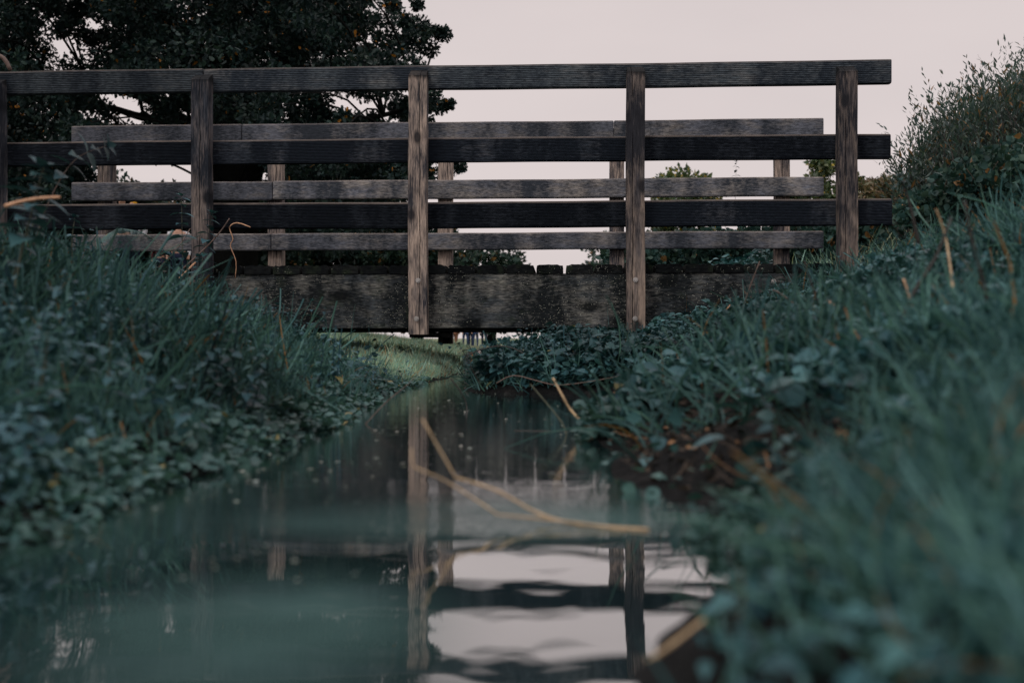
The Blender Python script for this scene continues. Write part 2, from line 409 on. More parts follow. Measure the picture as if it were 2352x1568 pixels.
def height(x, y):
    x = np.asarray(x, float); y = np.asarray(y, float)
    xl = xleft(y); xr = xright(y); xs = np.interp(y, YS, XS)
    dl = xl - x
    slope = .17 + .12*sstep(1.2, 3.5, y) - .17*sstep(6.2, 8.5, y)
    toe = .95*sstep(3.2, 4.4, y)
    hl = .03*sstep(-.04, .06, dl) + .02*np.clip(dl, 0, 1) + (slope*1.15 + .36*sstep(3.4, 4.4, y)*(1-sstep(6.2, 8.0, y)))*np.clip(dl-toe, 0, None) + .09*np.clip(dl, 0, 2)*sstep(3.4, 4.4, y)
    cap = .56
    hl = cap*(1-np.exp(-hl/cap*1.25))
    hl = hl + .35*sstep(2.2, 3.6, dl)*sstep(6.2, 8.5, y)
    dr = x - xr; ds = x - xs
    hr = .035*sstep(-.04, .06, dr) + .025*sstep(0, .5, dr) + (.26+.17*sstep(1.2, 3.0, y))*np.clip(ds, 0, None)
    hr = np.where(hr > .62, .62 + (hr-.62)*.08, hr)
    hr = hr + .45*sstep(1.2, 2.6, ds)*sstep(7, 10, y)
    h = np.where(dl > -.04, hl, np.where(dr > -.04, hr, -.14))
    h = np.where((dl <= -.04) & (dr <= -.04), -.14 + .14*np.maximum(sstep(-.12, -.04, dl), sstep(-.12, -.04, dr)), h)
    bump = ((fbm(x*5, y*5, 2)-.5)*.07 + (fbm(x*26, y*26, 5, 2)-.5)*.028)*sstep(-.02, .2, np.maximum(dl, dr))
    h = h + bump
    fld = np.interp(y, [12, 30, 60, 200], [.1, -.05, -.42, -.42])
    k = sstep(14, 26, y)
    return h*(1-k) + fld*k
def graded(segs):
    out = []
    for a, b, n in segs: out += list(np.linspace(a, b, n, endpoint=False))
    return np.array(out)
gx = graded([(-260, -40, 10), (-40, -8, 16), (-8, -3, 25), (-3, -1.2, 36), (-1.2, 1.2, 100), (1.2, 3.2, 40), (3.2, 8, 24), (8, 40, 16), (40, 270, 10)])
gy = graded([(-6, .2, 12), (.2, 4.5, 120), (4.5, 8, 55), (8, 16, 40), (16, 60, 30), (60, 700, 20)])
X, Y = np.meshgrid(gx, gy); Z = height(X, Y)
V = np.stack([X.ravel(), Y.ravel(), Z.ravel()], 1)
nx = len(gx); ny = len(gy)
I = (np.arange(ny-1)[:, None]*nx + np.arange(nx-1)[None]).ravel()
ground = mesh_from('ground', V, np.stack([I, I+1, I+nx+1, I+nx], 1), M['soil'], smooth=True)
tag(ground, 'dark earth banks and meadow on both sides of the stream', kind='structure')
wy = np.linspace(-2.5, 16, 60); wx = np.linspace(-1.6, 1.4, 30)
X, Y = np.meshgrid(wx, wy)
I = (np.arange(59)[:, None]*30 + np.arange(29)[None]).ravel()
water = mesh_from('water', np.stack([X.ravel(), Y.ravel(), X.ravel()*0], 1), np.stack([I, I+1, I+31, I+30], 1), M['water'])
tag(water, 'murky green stream water running under the footbridge', kind='structure')

# ------------------------------------------------------------------ footbridge
YAW = -R(2.8); BY = 5.5
bridge = empty('footbridge', (0, BY, 0), YAW)
tag(bridge, 'weathered timber footbridge with three-rail railings spanning the narrow stream', 'footbridge')
cyw, syw = math.cos(YAW), math.sin(YAW)
def bx(px, yl=0.):             # column px of the photo -> local x on the bridge's plane y=yl
    k = (px-CX)/FP
    # world = (x c - yl s, BY + x s + yl c);  X = k Y
    return (k*(BY + yl*cyw) + yl*syw)/(cyw - k*syw)
def board(name, x0, x1, y0, y1, z0, z1, mat, parent=bridge, bev=.004, sag=0., jit=.0, seg=1, wear=0.):
    """a timber with bevelled edges, own origin, slight warp"""
    bm = bmesh.new()
    cx, cy, cz = (x0+x1)/2, (y0+y1)/2, (z0+z1)/2
    bmesh.ops.create_cube(bm, size=1)
    bmesh.ops.scale(bm, vec=(x1-x0, y1-y0, z1-z0), verts=bm.verts)
    L = max(x1-x0, z1-z0)
    if seg > 1:
        ax = 0 if (x1-x0) > (z1-z0) else 2
        ed = [e for e in bm.edges if abs((e.verts[0].co-e.verts[1].co)[ax]) > .9*L]
        bmesh.ops.subdivide_edges(bm, edges=ed, cuts=seg, use_grid_fill=True)
    bmesh.ops.bevel(bm, geom=[e for e in bm.edges if e.calc_face_angle(0) > .5], offset=bev, segments=2, affect='EDGES', profile=.6)
    rr = random.Random(name+str(round(x0, 3))+str(round(z0, 3)))
    ph = rr.random()*9
    for v in bm.verts:
        if seg > 1:
            t = v.co.x if (x1-x0) > (z1-z0) else v.co.z
            v.co.z += (sag*(1-(2*t/L)**2) if (x1-x0) > (z1-z0) else 0)
            if (x1-x0) > (z1-z0):
                v.co.z += wear*math.sin(t*2.3+ph) + wear*.5*math.sin(t*7.1+ph*2); v.co.y += wear*math.sin(t*1.7+ph*3)
            else: v.co.x += wear*math.sin(t*3.1+ph)
        if jit: v.co += Vector((rr.uniform(-jit, jit), rr.uniform(-jit, jit), rr.uniform(-jit, jit)))
    me = bpy.data.meshes.new(name); bm.to_mesh(me); bm.free(); me.materials.append(mat)
    ob = bpy.data.objects.new(name, me); col.objects.link(ob); ob.parent = parent
    ob.location = (cx, cy, cz); return ob
def post(px0, px1, z0, z1, ylo, yhi, mat, slope=.045, label=None, front=True):
    """post with a sloping sawn top; faces (front) at ylo"""
    xa, xb = bx(px0, ylo), bx(px1, ylo)
    bm = bmesh.new(); wv = xb-xa; dv = yhi-ylo
    n = 14; rr = random.Random(px0); rings = []
    for i in range(n+1):
        t = i/n; z = z0 + (z1-slope-z0)*t
        ox = .0018*math.sin(t*7+px0); r = []
        for (sx, sy) in ((-1, -1), (1, -1), (1, 1), (-1, 1)):
            r.append(bm.verts.new((sx*wv/2+ox+rr.uniform(-.0006, .0006), sy*dv/2, z)))
        rings.append(r)
    top = [bm.verts.new((v.co.x + (.004 if k in (0, 3) else -.004), v.co.y + (.018 if k in (0, 1) else 0), z1-slope + (slope*.35 if k in (0, 1) else slope))) for k, v in enumerate(rings[-1])]
    rings.append(top)
    for a, b in zip(rings[:-1], rings[1:]):
        for k in range(4): bm.faces.new((a[k], a[(k+1) % 4], b[(k+1) % 4], b[k]))
    bm.faces.new(rings[0][::-1]); bm.faces.new(top)
    ed = [e for e in bm.edges if e.calc_face_angle(0) > .9]
    bmesh.ops.bevel(bm, geom=ed, offset=.005, segments=2, affect='EDGES')
    me = bpy.data.meshes.new('post'); bm.to_mesh(me); bm.free(); me.materials.append(mat)
    ob = bpy.data.objects.new('post', me); col.objects.link(ob); ob.parent = bridge
    ob.location = ((xa+xb)/2, (ylo+yhi)/2, 0)
    return ob
def make_bolt(parent, x, y, z):
    bm = bmesh.new()
    for (r, h0, h1, sg) in ((.0145, 0, .003, 20), (.0095, .003, .0115, 6)):
        res = bmesh.ops.create_cone(bm, cap_ends=True, segments=sg, radius1=r, radius2=r*.93, depth=h1-h0)
        bmesh.ops.translate(bm, verts=res['verts'], vec=(0, 0, (h0+h1)/2))
    bmesh.ops.rotate(bm, verts=bm.verts, matrix=Matrix.Rotation(R(90), 3, 'X'))
    me = bpy.data.meshes.new('bolt'); bm.to_mesh(me); bm.free(); me.materials.append(M['bolt'])
    ob = bpy.data.objects.new('bolt', me); col.objects.link(ob); ob.parent = parent; ob.location = (x, y, z)
    ob.rotation_euler.y = random.uniform(0, 1); return ob
PD = .075                                     # post depth; rails' faces lie at y=0, posts in front of them
W = 1.46
# front rails (y 0 .. .045)
xl_, xr_ = -3.6, bx(2050)
zt0, zt1 = EYE+572*BY/FP, EYE+628*BY/FP
def rail_pair(x0, x1, splits, z0, z1, y0, y1, mat, name='rail', dz=0.):
    xs = [x0]+splits+[x1]
    for a, b in zip(xs[:-1], xs[1:]):
        board(name, a+(.001 if a != x0 else 0), b-.001, y0, y1, z0+random.uniform(-dz, dz), z1+random.uniform(-dz, dz), mat, seg=24, wear=.0016, bev=.011)
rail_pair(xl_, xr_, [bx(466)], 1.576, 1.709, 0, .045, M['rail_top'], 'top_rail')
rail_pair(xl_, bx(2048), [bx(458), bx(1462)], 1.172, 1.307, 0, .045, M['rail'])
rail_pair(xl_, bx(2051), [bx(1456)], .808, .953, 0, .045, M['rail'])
posts_f = [(-36, 7, -.1, 1.66), (441, 489, -.1, 1.672), (937, 980, .217, 1.680), (1440, 1481, .222, 1.684), (1922, 1967, .25, 1.672)]
# (extent of each is its front face; side faces show by perspective)
for (a, b, z0, z1) in posts_f:
    wd = 40 if b < 600 else 42
    cpx = (a+b)/2 + (-6 if b < 600 else (5 if a > 1900 else 0))
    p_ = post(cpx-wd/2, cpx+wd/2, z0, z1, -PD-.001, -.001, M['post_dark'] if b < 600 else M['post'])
    for bz in (.512, .302):
        make_bolt(p_, random.uniform(-.006, .006), -PD/2-.0005, bz)
# back rails: mounted on the inner side of the back posts
yb = W
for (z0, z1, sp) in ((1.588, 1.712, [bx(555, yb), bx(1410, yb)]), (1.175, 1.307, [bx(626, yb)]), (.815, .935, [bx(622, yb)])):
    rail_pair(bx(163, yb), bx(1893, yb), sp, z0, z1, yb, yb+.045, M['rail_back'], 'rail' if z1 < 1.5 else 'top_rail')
for (a, b) in ((220, 262), (613, 650), (1006, 1039), (1402, 1433), (1780, 1815)):
    c = (a+b)/2; k = 16.5
    post(c-k, c+k, .155, 1.68, yb+.046, yb+.046+PD, M['post'])
# beams
x0f, x1f = -2.75, 2.6
board('side_beam', x0f, x1f, .0, .07, .252, .552, M['fascia'], seg=30, wear=.001, bev=.004)
board('side_beam', x0f, x1f, W-.05, W+.02, .252, .552, M['dark_wood'], bev=.004)
board('bearer', x0f, x1f, .075, .16, .232, .55, M['dark_wood'], bev=.004)
board('bearer', x0f, x1f, W*.5-.05, W*.5+.05, .232, .55, M['dark_wood'], bev=.004)
for px in (650, 1021, 1418, 1790):
    xx = bx(px, W); board('cross_bearer', xx-.05, xx+.05, .161, W-.051, .20, .231, M['dark_wood'], bev=.003)
# loose bolt in the beam near the right bank
make_bolt(bridge, bx(1777), -.001, EYE+(HY-648)*BY/FP)
# deck boards; one gap lines up with the bridge's cross direction
pitch = 67.9*BY/FP; xg = bx(1297)
k0 = int((x0f-xg)/pitch); k1 = int((x1f-xg)/pitch)
rr = random.Random(3)
def deck_board(x0, x1):
    bm = bmesh.new(); n = 9; wv = x1-x0; th = .051
    ya, yb_ = -.006+rr.uniform(-.004, .003), W+.03
    # worn outline of the board's end, extruded across the bridge
    top = []
    for i in range(n+1):
        t = i/n; z = th + (rr.uniform(-.004, .0) if 0 < i < n else -.009) - (.006 if rr.random() < .18 else 0)
        top.append((-wv/2 + wv*t + (.004 if i == 0 else -.004 if i == n else 0), z))
    prof = [(-wv/2+.001, 0), (wv/2-.001, 0), (wv/2-.001, th*.5)] + top[::-1] + [(-wv/2+.001, th*.5)]
    va = [bm.verts.new((p[0], ya, p[1])) for p in prof]
    vm = [bm.verts.new((p[0], ya+.05, p[1] if p[1] < th*.6 else th-.004)) for p in prof]
    vb = [bm.verts.new((p[0], yb_, p[1] if p[1] < th*.6 else th-.004)) for p in prof]
    m_ = len(prof)
    for A, B in ((va, vm), (vm, vb)):
        for k in range(m_): bm.faces.new((A[k], A[(k+1) % m_], B[(k+1) % m_], B[k]))
    bm.faces.new(va[::-1]); bm.faces.new(vb)
    bmesh.ops.recalc_face_normals(bm, faces=bm.faces)
    me = bpy.data.meshes.new('deck_board'); bm.to_mesh(me); bm.free(); me.materials.append(M['deck'])
    ob = bpy.data.objects.new('deck_board', me); col.objects.link(ob); ob.parent = bridge
    ob.location = ((x0+x1)/2, 0, .553 + rr.uniform(-.0012, .0012)); return ob
for k in range(k0, k1):
    x = xg + k*pitch; g = .0055 + rr.uniform(0, .002)
    deck_board(x+g, x+pitch-g)

# ------------------------------------------------------------------ trees
def grow(name, label, cat, base, limbs, clumps, leaf, lmat, n_per, lsize, rad, trunk_mat=None, flat=.7, group=None, out=.5):
    """a tree: trunk/limb tubes and a crown of leaf clumps (x,y,z,r)"""
    root = empty(name, base); tag(root, label, cat, group)
    mb = MB()
    for path, ra in limbs:
        pts = smooth_path(path, 5)
        mb.tube(pts, list(np.interp(np.linspace(0, 1, len(pts)), np.linspace(0, 1, len(ra)), ra)), 9)
    for (cx_, cy_, cz_, r_) in clumps[::5]:
        c = Vector((cx_, cy_, cz_))
        j = min((p for path, ra in limbs for p in path), key=lambda p: (Vector(p)-c).length + max(0, p[2]-c.z)*2)
        j = Vector(j); m_ = (j+c)/2 + Vector((0, 0, .15*(j-c).length))
        d0 = rad*.25
        mb.tube(smooth_path([j, m_, c], 4), [d0*(1-.09*i) for i in range(9)], 5)
    mb.build('trunk', trunk_mat or M['bark'], root, loc=base).location = (0, 0, 0)
    cl = np.array(clumps); n = len(cl)*n_per
    idx = np.repeat(np.arange(len(cl)), n_per)
    d = rng.normal(size=(n, 3)); d /= np.linalg.norm(d, axis=1, keepdims=True)
    rr_ = rng.random(n)**.45
    off = d*rr_[:, None]*cl[idx, 3:4]; off[:, 2] *= flat
    P = cl[idx, :3] + off
    D = d*out + rng.normal(size=(n, 3))*.6; D[:, 2] -= .1
    A = rot_axes(D, rng.random(n)*6.28)
    s = lsize*(.6+.8*rng.random(n))
    part = scatter(leaf, P, A, np.stack([s, s, s], 1))
    ob = leafmesh('crown', [part], lmat, root, loc=base); ob.location = (0, 0, 0)
    return root

# oak, 15 m away
OY = 15.0
def oak_edge(y):               # right outline of the crown (column) by row
    return np.interp(y, [-400, -200, -60, 0, 30, 70, 100, 130, 170, 230, 262, 290, 340, 375, 410, 440, 470], [560, 760, 900, 945, 955, 1018, 1000, 1010, 985, 1022, 1000, 1000, 1030, 1045, 1030, 990, 940])
cl = []
tries = 0
while len(cl) < 1650 and tries < 90000:
    tries += 1
    px = random.uniform(-500, 1050); py = random.uniform(-560, 600)
    Yc = OY + random.gauss(0, 1.6)
    ed = float(oak_edge(py)) - 26
    if px > ed + random.uniform(-12, 6): continue
    keep = 1.
    if px < 640 and py > 345: keep = 0. if px > 215 else .6
    if px > 640 and py > 560: keep = .15
    if px < 200 and py > 300: keep = .9
    if 150 < px < 440 and 195 < py < 300: keep = .5
    if 90 < px < 250 and 20 < py < 150: keep = min(keep, .22)
    if 650 < px < 960 and 200 < py < 285: keep = min(keep, .45)
    if 830 < px < 960 and 20 < py < 120: keep = min(keep, .5)
    if 560 < px < 640 and py > 330: keep = 0
    if random.random() > keep: continue
    if px < -60 and random.random() < .5: continue
    if py < -40 and random.random() < .5: continue
    p = at(px, py, Yc); r = random.uniform(.16, .38) * (.6 if (px > ed-70 or keep < .6) else 1)
    cl.append((p.x, p.y, p.z, r))
for (px, py, r) in ((1018, 78, .12), (1000, 72, .1), (1030, 240, .08), (1010, 245, .12), (985, 110, .16), (1050, 385, .12), (1030, 372, .13), (958, 12, .08)):
    p = at(px, py, OY-.5); cl.append((p.x, p.y, p.z, r))
def oak_limb(*pp): return [tuple(at(px, py, yy)) for px, py, yy in pp]
tb = at(540, 775, OY); gz = -.0
limbs = [
    (oak_limb((525, 800, OY), (530, 600, OY), (540, 450, OY), (545, 360, OY), (535, 250, OY), (520, 60, OY), (480, -200, OY)), (.62, .40, .36, .40, .34, .26, .1)),
    (oak_limb((548, 420, OY), (575, 370, OY), (640, 330, OY-.2), (760, 290, OY-.5), (880, 265, OY-.7), (960, 240, OY-.8)), (.34, .26, .13, .06, .035, .02)),
    (oak_limb((540, 330, OY), (440, 285, OY), (330, 225, OY+.2), (200, 190, OY+.3), (40, 150, OY+.5), (-120, 90, OY)), (.2, .09, .06, .045, .03, .02)),
    (oak_limb((535, 250, OY), (640, 150, OY), (780, 60, OY-.4), (880, -40, OY-.5)), (.22, .14, .1, .05)),
    (oak_limb((530, 200, OY), (400, 80, OY), (250, 0, OY+.3), (100, -80, OY)), (.2, .13, .09, .04)),
    (oak_limb((440, 285, OY), (330, 270, OY), (240, 245, OY), (150, 250, OY)), (.09, .06, .04, .02)),
    (oak_limb((640, 330, OY), (720, 345, OY), (820, 380, OY), (930, 400, OY-.3)), (.1, .07, .05, .03)),
    (oak_limb((530, 330, OY), (420, 345, OY), (300, 320, OY), (100, 330, OY)), (.13, .09, .07, .03)),
]
grow('oak_tree', 'large dark oak with spreading crown filling the upper left of the view', 'tree', (tb.x, OY, height(tb.x, OY)), limbs, cl, L_OAK, M['oak_leaf'], 210, .062, .09)

def blob_tree(name, label, px0, px1, ytop, Yd, leaf, lmat, lsize, n_per=120, nclump=60, cat='tree', group=None, base_y=790, fullness=.8, clump=.3, base_z=None, ybot=None, depth=.5):
    cpx = (px0+px1)/2; hw = (px1-px0)/2
    b = at(cpx, HY, Yd); bz = float(height(b.x, Yd)) if base_z is None else base_z
    zt = at(cpx, ytop, Yd).z; zb = bz + (zt-bz)*.12 if ybot is None else at(cpx, ybot, Yd).z
    wv = hw*Yd/FP; cl = []
    lumps = [(random.uniform(-.6, .6), random.uniform(-.3, .9), random.uniform(.35, .6)) for _ in range(7)]
    while len(cl) < nclump:
        u, v = random.uniform(-1, 1), random.uniform(-1, 1)
        if u*u*1.0 + max(v, 0)**2 > 1. - .25*random.random(): continue
        if not any((u-a)**2+(v-b_)**2 < c*c for a, b_, c in lumps) and random.random() > fullness*.6: continue
        dd = random.uniform(-1, 1)*depth
        cl.append((b.x + u*wv*.92, Yd + dd*wv*1.4, (zb+zt)/2 + v*(zt-zb)/2*.93, clump*wv*random.uniform(.5, 1)))
    hgt = zt-bz
    limbs = [([(b.x, Yd, bz-.1), (b.x+.03*wv, Yd, bz+hgt*.3), (b.x-.05*wv, Yd, bz+hgt*.85)], (.05*hgt, .035*hgt, .008*hgt))]
    for s in (-1, 1, -.5, .6):
        limbs.append(([(b.x, Yd, bz+hgt*.2), (b.x+s*wv*.35, Yd+.1*wv*s, bz+hgt*.45), (b.x+s*wv*.65, Yd+.2*wv, bz+hgt*.72)], (.03*hgt, .02*hgt, .006*hgt)))
    return grow(name, label, cat, (b.x, Yd, bz), limbs, cl, leaf, lmat, n_per, lsize, .02*hgt, flat=.85, group=group)
hg = 'dark hedge trees behind the oak'
blob_tree('hedge_tree', 'dark hedge tree behind the left railing, furthest left in the row', -220, 130, 330, 24, L_SIMPLE, M['hedge_leaf'], .13, 130, 90, group=hg)
blob_tree('hedge_tree', 'dark hedge tree whose twiggy top stands below the oak, left of its trunk', 90, 400, 396, 25, L_SIMPLE, M['hedge_leaf'], .13, 130, 80, group=hg)
blob_tree('hedge_tree', 'low dark hedge tree right behind the oak trunk', 370, 680, 415, 26, L_SIMPLE, M['hedge_leaf'], .13, 130, 80, group=hg)
blob_tree('hedge_tree', 'broad dark hedge tree between the oak trunk and the middle of the bridge', 610, 960, 360, 23, L_SIMPLE, M['hedge_leaf'], .13, 140, 100, group=hg)
blob_tree('hedge_tree', 'dark round hedge tree ending right of the second back post', 840, 1075, 470, 22, L_SIMPLE, M['hedge_leaf'], .12, 140, 90, group=hg)
blob_tree('hedge_tree', 'low dense hedge tree below the gap of sky left of the second post', 170, 470, 440, 21, L_SIMPLE, M['hedge_leaf'], .12, 170, 110, group=hg, ybot=700)
blob_tree('hedge_tree', 'low dense hedge tree in front of the row, right of the second post', 430, 720, 450, 21, L_SIMPLE, M['hedge_leaf'], .12, 170, 110, group=hg, ybot=700)
blob_tree('small_tree', 'low bluish green tree seen over the deck left of the gap of sky', 1010, 1245, 552, 32, L_SIMPLE, M['hedge_leaf'], .15, 110, 70)
blob_tree('small_tree', 'thin pale tree seen over the deck right of the gap of sky', 1320, 1520, 535, 34, L_SIMPLE, M['willow_leaf'], .14, 90, 60, fullness=.5)
blob_tree('small_tree', 'yellowish green treetop peeping over the back rail near the bridge middle right', 1470, 1680, 372, 26, L_SIMPLE, M['tree_leaf'], .12, 110, 70, fullness=.5)
blob_tree('small_tree', 'green and yellow tree right behind the last front post', 1805, 1990, 345, 21, L_SIMPLE, M['tree_leaf'], .10, 130, 90, fullness=.6)
blob_tree('shrub', 'rust tinged shrub beside the right end of the railing', 1950, 2130, 400, 12.5, L_WILLOW, M['rusty_leaf'], .085, 130, 80, cat='shrub', fullness=.9)

# willow: many upright shoots with narrow leaves
def willow(name, label, Yd, prof, nshoot, lsize, mat, cat='shrub', dens=34):
    """prof: list of (px, ytop) - skyline; shoots rise from the ground to it"""
    pxs = [p[0] for p in prof]; ys = [p[1] for p in prof]
    mid = at((pxs[0]+pxs[-1])/2, HY, Yd); bz = float(height(mid.x, Yd))
    root = empty(name, (mid.x, Yd, bz)); tag(root, label, cat)
    mb = MB(); P = []; D = []; S = []
    for i in range(nshoot):
        px = random.uniform(pxs[0], pxs[-1]+120); yy = Yd + random.gauss(0, .55)
        top = at(px, np.interp(px, pxs, ys) + abs(random.gauss(0, 1))*34 - (22 if random.random() < .12 else 0), yy)
        t0 = random.random()**1.4*.85 if i % 3 else 0.
        base = Vector((top.x + random.uniform(-.1, .7), yy + random.uniform(-.2, .2), bz + .05))
        full = [base, base.lerp(top, .5) + Vector((random.uniform(-.12, .12), random.uniform(-.1, .1), .05)), top]
        # side shoots lower down make the body of the bush dense
        if i % 3:
            q = base.lerp(top, 1-t0*.8); ln = random.uniform(.25, .5)
            tip = q + Vector((random.uniform(-.6, .4), random.uniform(-.5, .3), random.uniform(.3, 1.))).normalized()*ln
            full = [q, q.lerp(tip, .5)+Vector((0, 0, -.02)), tip]
        pts = smooth_path(full, 6)
        L = sum((a-b).length for a, b in zip(pts[:-1], pts[1:]))
        if i % 3 == 0: mb.tube(pts, [.006*(1-k/len(pts)*.85) if i % 3 == 0 else .003 for k in range(len(pts))], 4)
        nl = int(L*dens)
        for k in range(nl):
            t = (k+random.random())/max(nl, 1)
            if i % 3 == 0 and t < .35: continue
            f = t*(len(pts)-1); a = int(min(f, len(pts)-2)); p = pts[a].lerp(pts[a+1], f-a)
            ax = (pts[a+1]-pts[a]).normalized()
            ang = random.random()*6.28
            side = Vector((math.cos(ang), math.sin(ang), 0))
            spread = .12*(1-t) if random.random() < .5 else 0
            p = p + side*random.random()*spread*1.6
            P.append(p); D.append(ax*random.uniform(.7, 1.3) + side*random.uniform(.3, .8)); S.append(lsize*random.uniform(.6, 1.2)*(1-.35*t))
    mb.build('stems', M['dark_stem'], root, loc=root.location).location = (0, 0, 0)
    P = np.array(P); D = np.array(D); S = np.array(S)
    part = scatter(L_WILLOW, P, rot_axes(D, rng.random(len(P))*6.28), np.stack([S]*3, 1))
    leafmesh('foliage', [part], mat, root, loc=root.location).location = (0, 0, 0)
    return root
willow('willow_bush', 'tall feathery willow bush rising at the right edge above the bank', 9.0,
       [(2062, 480), (2080, 400), (2110, 345), (2135, 300), (2170, 265), (2205, 245), (2240, 250), (2262, 225), (2285, 210), (2320, 195), (2352, 165), (2450, 120)], 2000, .072, M['willow_leaf'])

def bramble_mass(name, label, cat, pts, n, lsize, mat, leaf=L_BRAMBLE, canes=14, up=.4):
    """a bush of leaves spread through ellipsoids pts = (centre Vector, rx, ry, rz) with arching canes"""
    c0 = pts[0][0]; gz = float(height(c0.x, c0.y))
    root = empty(name, (c0.x, c0.y, gz)); tag(root, label, cat)
    P = []; Dn = []
    per = n//len(pts)
    for c, rx, ry, rz in pts:
        d = rng.normal(size=(per, 3)); d /= np.linalg.norm(d, axis=1, keepdims=True)
        q = d*(rng.random(per)**.33)[:, None]*(1+.25*np.sin(d[:, :1]*9+d[:, 2:]*7)); P.append(q*np.array([rx, ry, rz]) + np.array(c)); Dn.append(d)
    P = np.concatenate(P); d = np.concatenate(Dn)
    D = d*.7 + rng.normal(size=P.shape)*.5; D[:, 2] -= .15
    A = rot_axes(D, rng.normal(size=len(P))*.6+np.where(rng.random(len(P)) < .5, 0, math.pi))
    s = lsize*(.5+rng.random(len(P)))
    leafmesh('foliage', [scatter(leaf, P, A, np.stack([s]*3, 1))], mat, root, loc=root.location).location = (0, 0, 0)
    mb = MB()
    for i in range(canes):
        c, rx, ry, rz = pts[i % len(pts)]
        b = Vector((c.x+random.uniform(-.7, .7)*rx, c.y+random.uniform(-.5, .5)*ry, gz))
        t = Vector((c.x+random.uniform(-1, 1)*rx*1.15, c.y-ry*random.uniform(.2, 1.1), c.z+rz*random.uniform(-.2, 1.1)))
        m_ = (b+t)/2 + Vector((0, 0, rz*.5))
        mb.tube(smooth_path([b, m_, t], 6), [.004*(1-.05*k) for k in range(13)], 5)
    mb.build('canes', M['cane'], root, loc=root.location).location = (0, 0, 0)
    return root
bramble_mass('bramble_bush', 'dark glossy bramble bush below the willow at the right edge', 'shrub',
    [(at(2330, 425, 6.), .42, .4, .19), (at(2220, 470, 6.2), .30, .4, .14), (at(2420, 400, 6.), .4, .4, .22), (at(2150, 480, 6.4), .2, .3, .10)], 12000, .036, M['bramble_leaf'])
bramble_mass('bramble_bush', 'bramble and nettle thicket seen under the back railing at the right', 'shrub',
    [(at(1560, 600, 9.), .45, .5, .22), (at(1700, 585, 9.), .45, .5, .22), (at(1840, 575, 9.), .4, .5, .25), (at(1950, 560, 9.2), .4, .5, .25), (at(1450, 610, 9.3), .25, .5, .2)], 14000, .055, M['bramble_leaf'])

# ------------------------------------------------------------------ ground vegetation
def clear_of_bridge(x, y, zt):
    """False where a plant's top would poke into the beams or the deck"""
    yl = (y-5.5)*math.cos(R(2.8)) + x*math.sin(R(2.8))
    return ~((yl > -.06) & (yl < 1.55) & (zt > .20) & (zt < 1.8) & (x > -2.7) & (x < 2.5))
def candidates(n, x0f, x1f, y0, y1, power=1.):
    """random (x,y); denser near the camera"""
    u = rng.random(n)
    y = y0*(y1/y0)**u if power == 1. else y0+(y1-y0)*u
    x = x0f(y) + (x1f(y)-x0f(y))*rng.random(n)
    return x, y
def grass(n, side, y0, y1, wid, lmin, lmax, width, keepf=None, lean=.35, power=1., hf=None):
    if side < 0: x, y = candidates(n, lambda y: xleft(y)-wid(y), lambda y: xleft(y)+.02, y0, y1, power)
    else: x, y = candidates(n, lambda y: xright(y)-.01, lambda y: xright(y)+wid(y), y0, y1, power)
    if keepf is not None:
        k = rng.random(n) < keepf(x, y); x = x[k]; y = y[k]; n = len(x)
    z = height(x, y) - .01; sc_n = .42+.58*sstep(.4, 2.3, y)
    ln = lmin + (lmax-lmin)*rng.random(n)*(fbm(x*3.5, y*3.5, 11)*2)**1.4*(.5+.55*rng.random(n)); ln = ln*sc_n*(hf(x, y) if hf else 1); k = clear_of_bridge(x, y, z+ln*.85); x = x[k]; y = y[k]; z = z[k]; ln = ln[k]; sc_n = sc_n[k]; n = len(x)
    parts = []
    for b in range(4):
        m_ = (rng.integers(0, 4, n) == b)
        k = m_.sum()
        th = fbm(x[m_]*1.7, y[m_]*1.7, 61)*14; am = .75*fbm(x[m_]*4, y[m_]*4, 67)
        D = np.stack([rng.normal(size=k)*lean+np.cos(th)*am, rng.normal(size=k)*lean+np.sin(th)*am, np.ones(k)], 1)
        A = rot_axes(D, rng.random(k)*6.28)
        wv = width*(.45+.6*rng.random(k))*(1+.10*y[m_])*(.3+.7*sc_n[m_])
        parts.append(scatter(BLADES[b], np.stack([x, y, z], 1)[m_], A, np.stack([ln[m_], wv, ln[m_]], 1)))
    return parts
def cover(n, side, y0, y1, wid, hmax, lsize, leaf, keepf=None, x0off=0., flat=1., power=1.):
    if side < 0: x, y = candidates(n, lambda y: xleft(y)-wid(y), lambda y: xleft(y)-x0off, y0, y1, power)
    else: x, y = candidates(n, lambda y: xright(y)+x0off, lambda y: xright(y)+wid(y), y0, y1, power)
    if keepf is not None:
        k = rng.random(n) < keepf(x, y); x = x[k]; y = y[k]; n = len(x)
    hh = hmax*fbm(x*2.5, y*2.5, 31)*1.6*(.3+.7*sstep(.5, 3.2, y))
    z = height(x, y) + .005 + hh*rng.random(n)**.6
    k = clear_of_bridge(x, y, z+.01); x = x[k]; y = y[k]; z = z[k]; n = len(x)
    ang = rng.random(n)*6.28
    D = np.stack([np.cos(ang), np.sin(ang), rng.normal(size=n)*.35-.05], 1)
    # rolled so that the blade of the leaf lies about flat, with scatter
    A = rot_axes(D, math.pi/2 + rng.normal(size=n)*.0 + 0)
    z3 = A[:, :, 2]; up = np.array([[0, 0, 1.]])
    nrm = up - z3*(z3[:, 2:3]); nrm += rng.normal(size=(n, 3))*.5; nrm -= z3*np.sum(nrm*z3, 1, keepdims=True); nrm /= np.linalg.norm(nrm, axis=1, keepdims=True)
    A = np.stack([nrm, np.cross(z3, nrm), z3], 2)
    s = lsize*(.5+.9*rng.random(n))*np.clip(y/1.3, .45, 1)
    return [scatter(leaf, np.stack([x, y, z], 1), A, np.stack([s]*3, 1))]
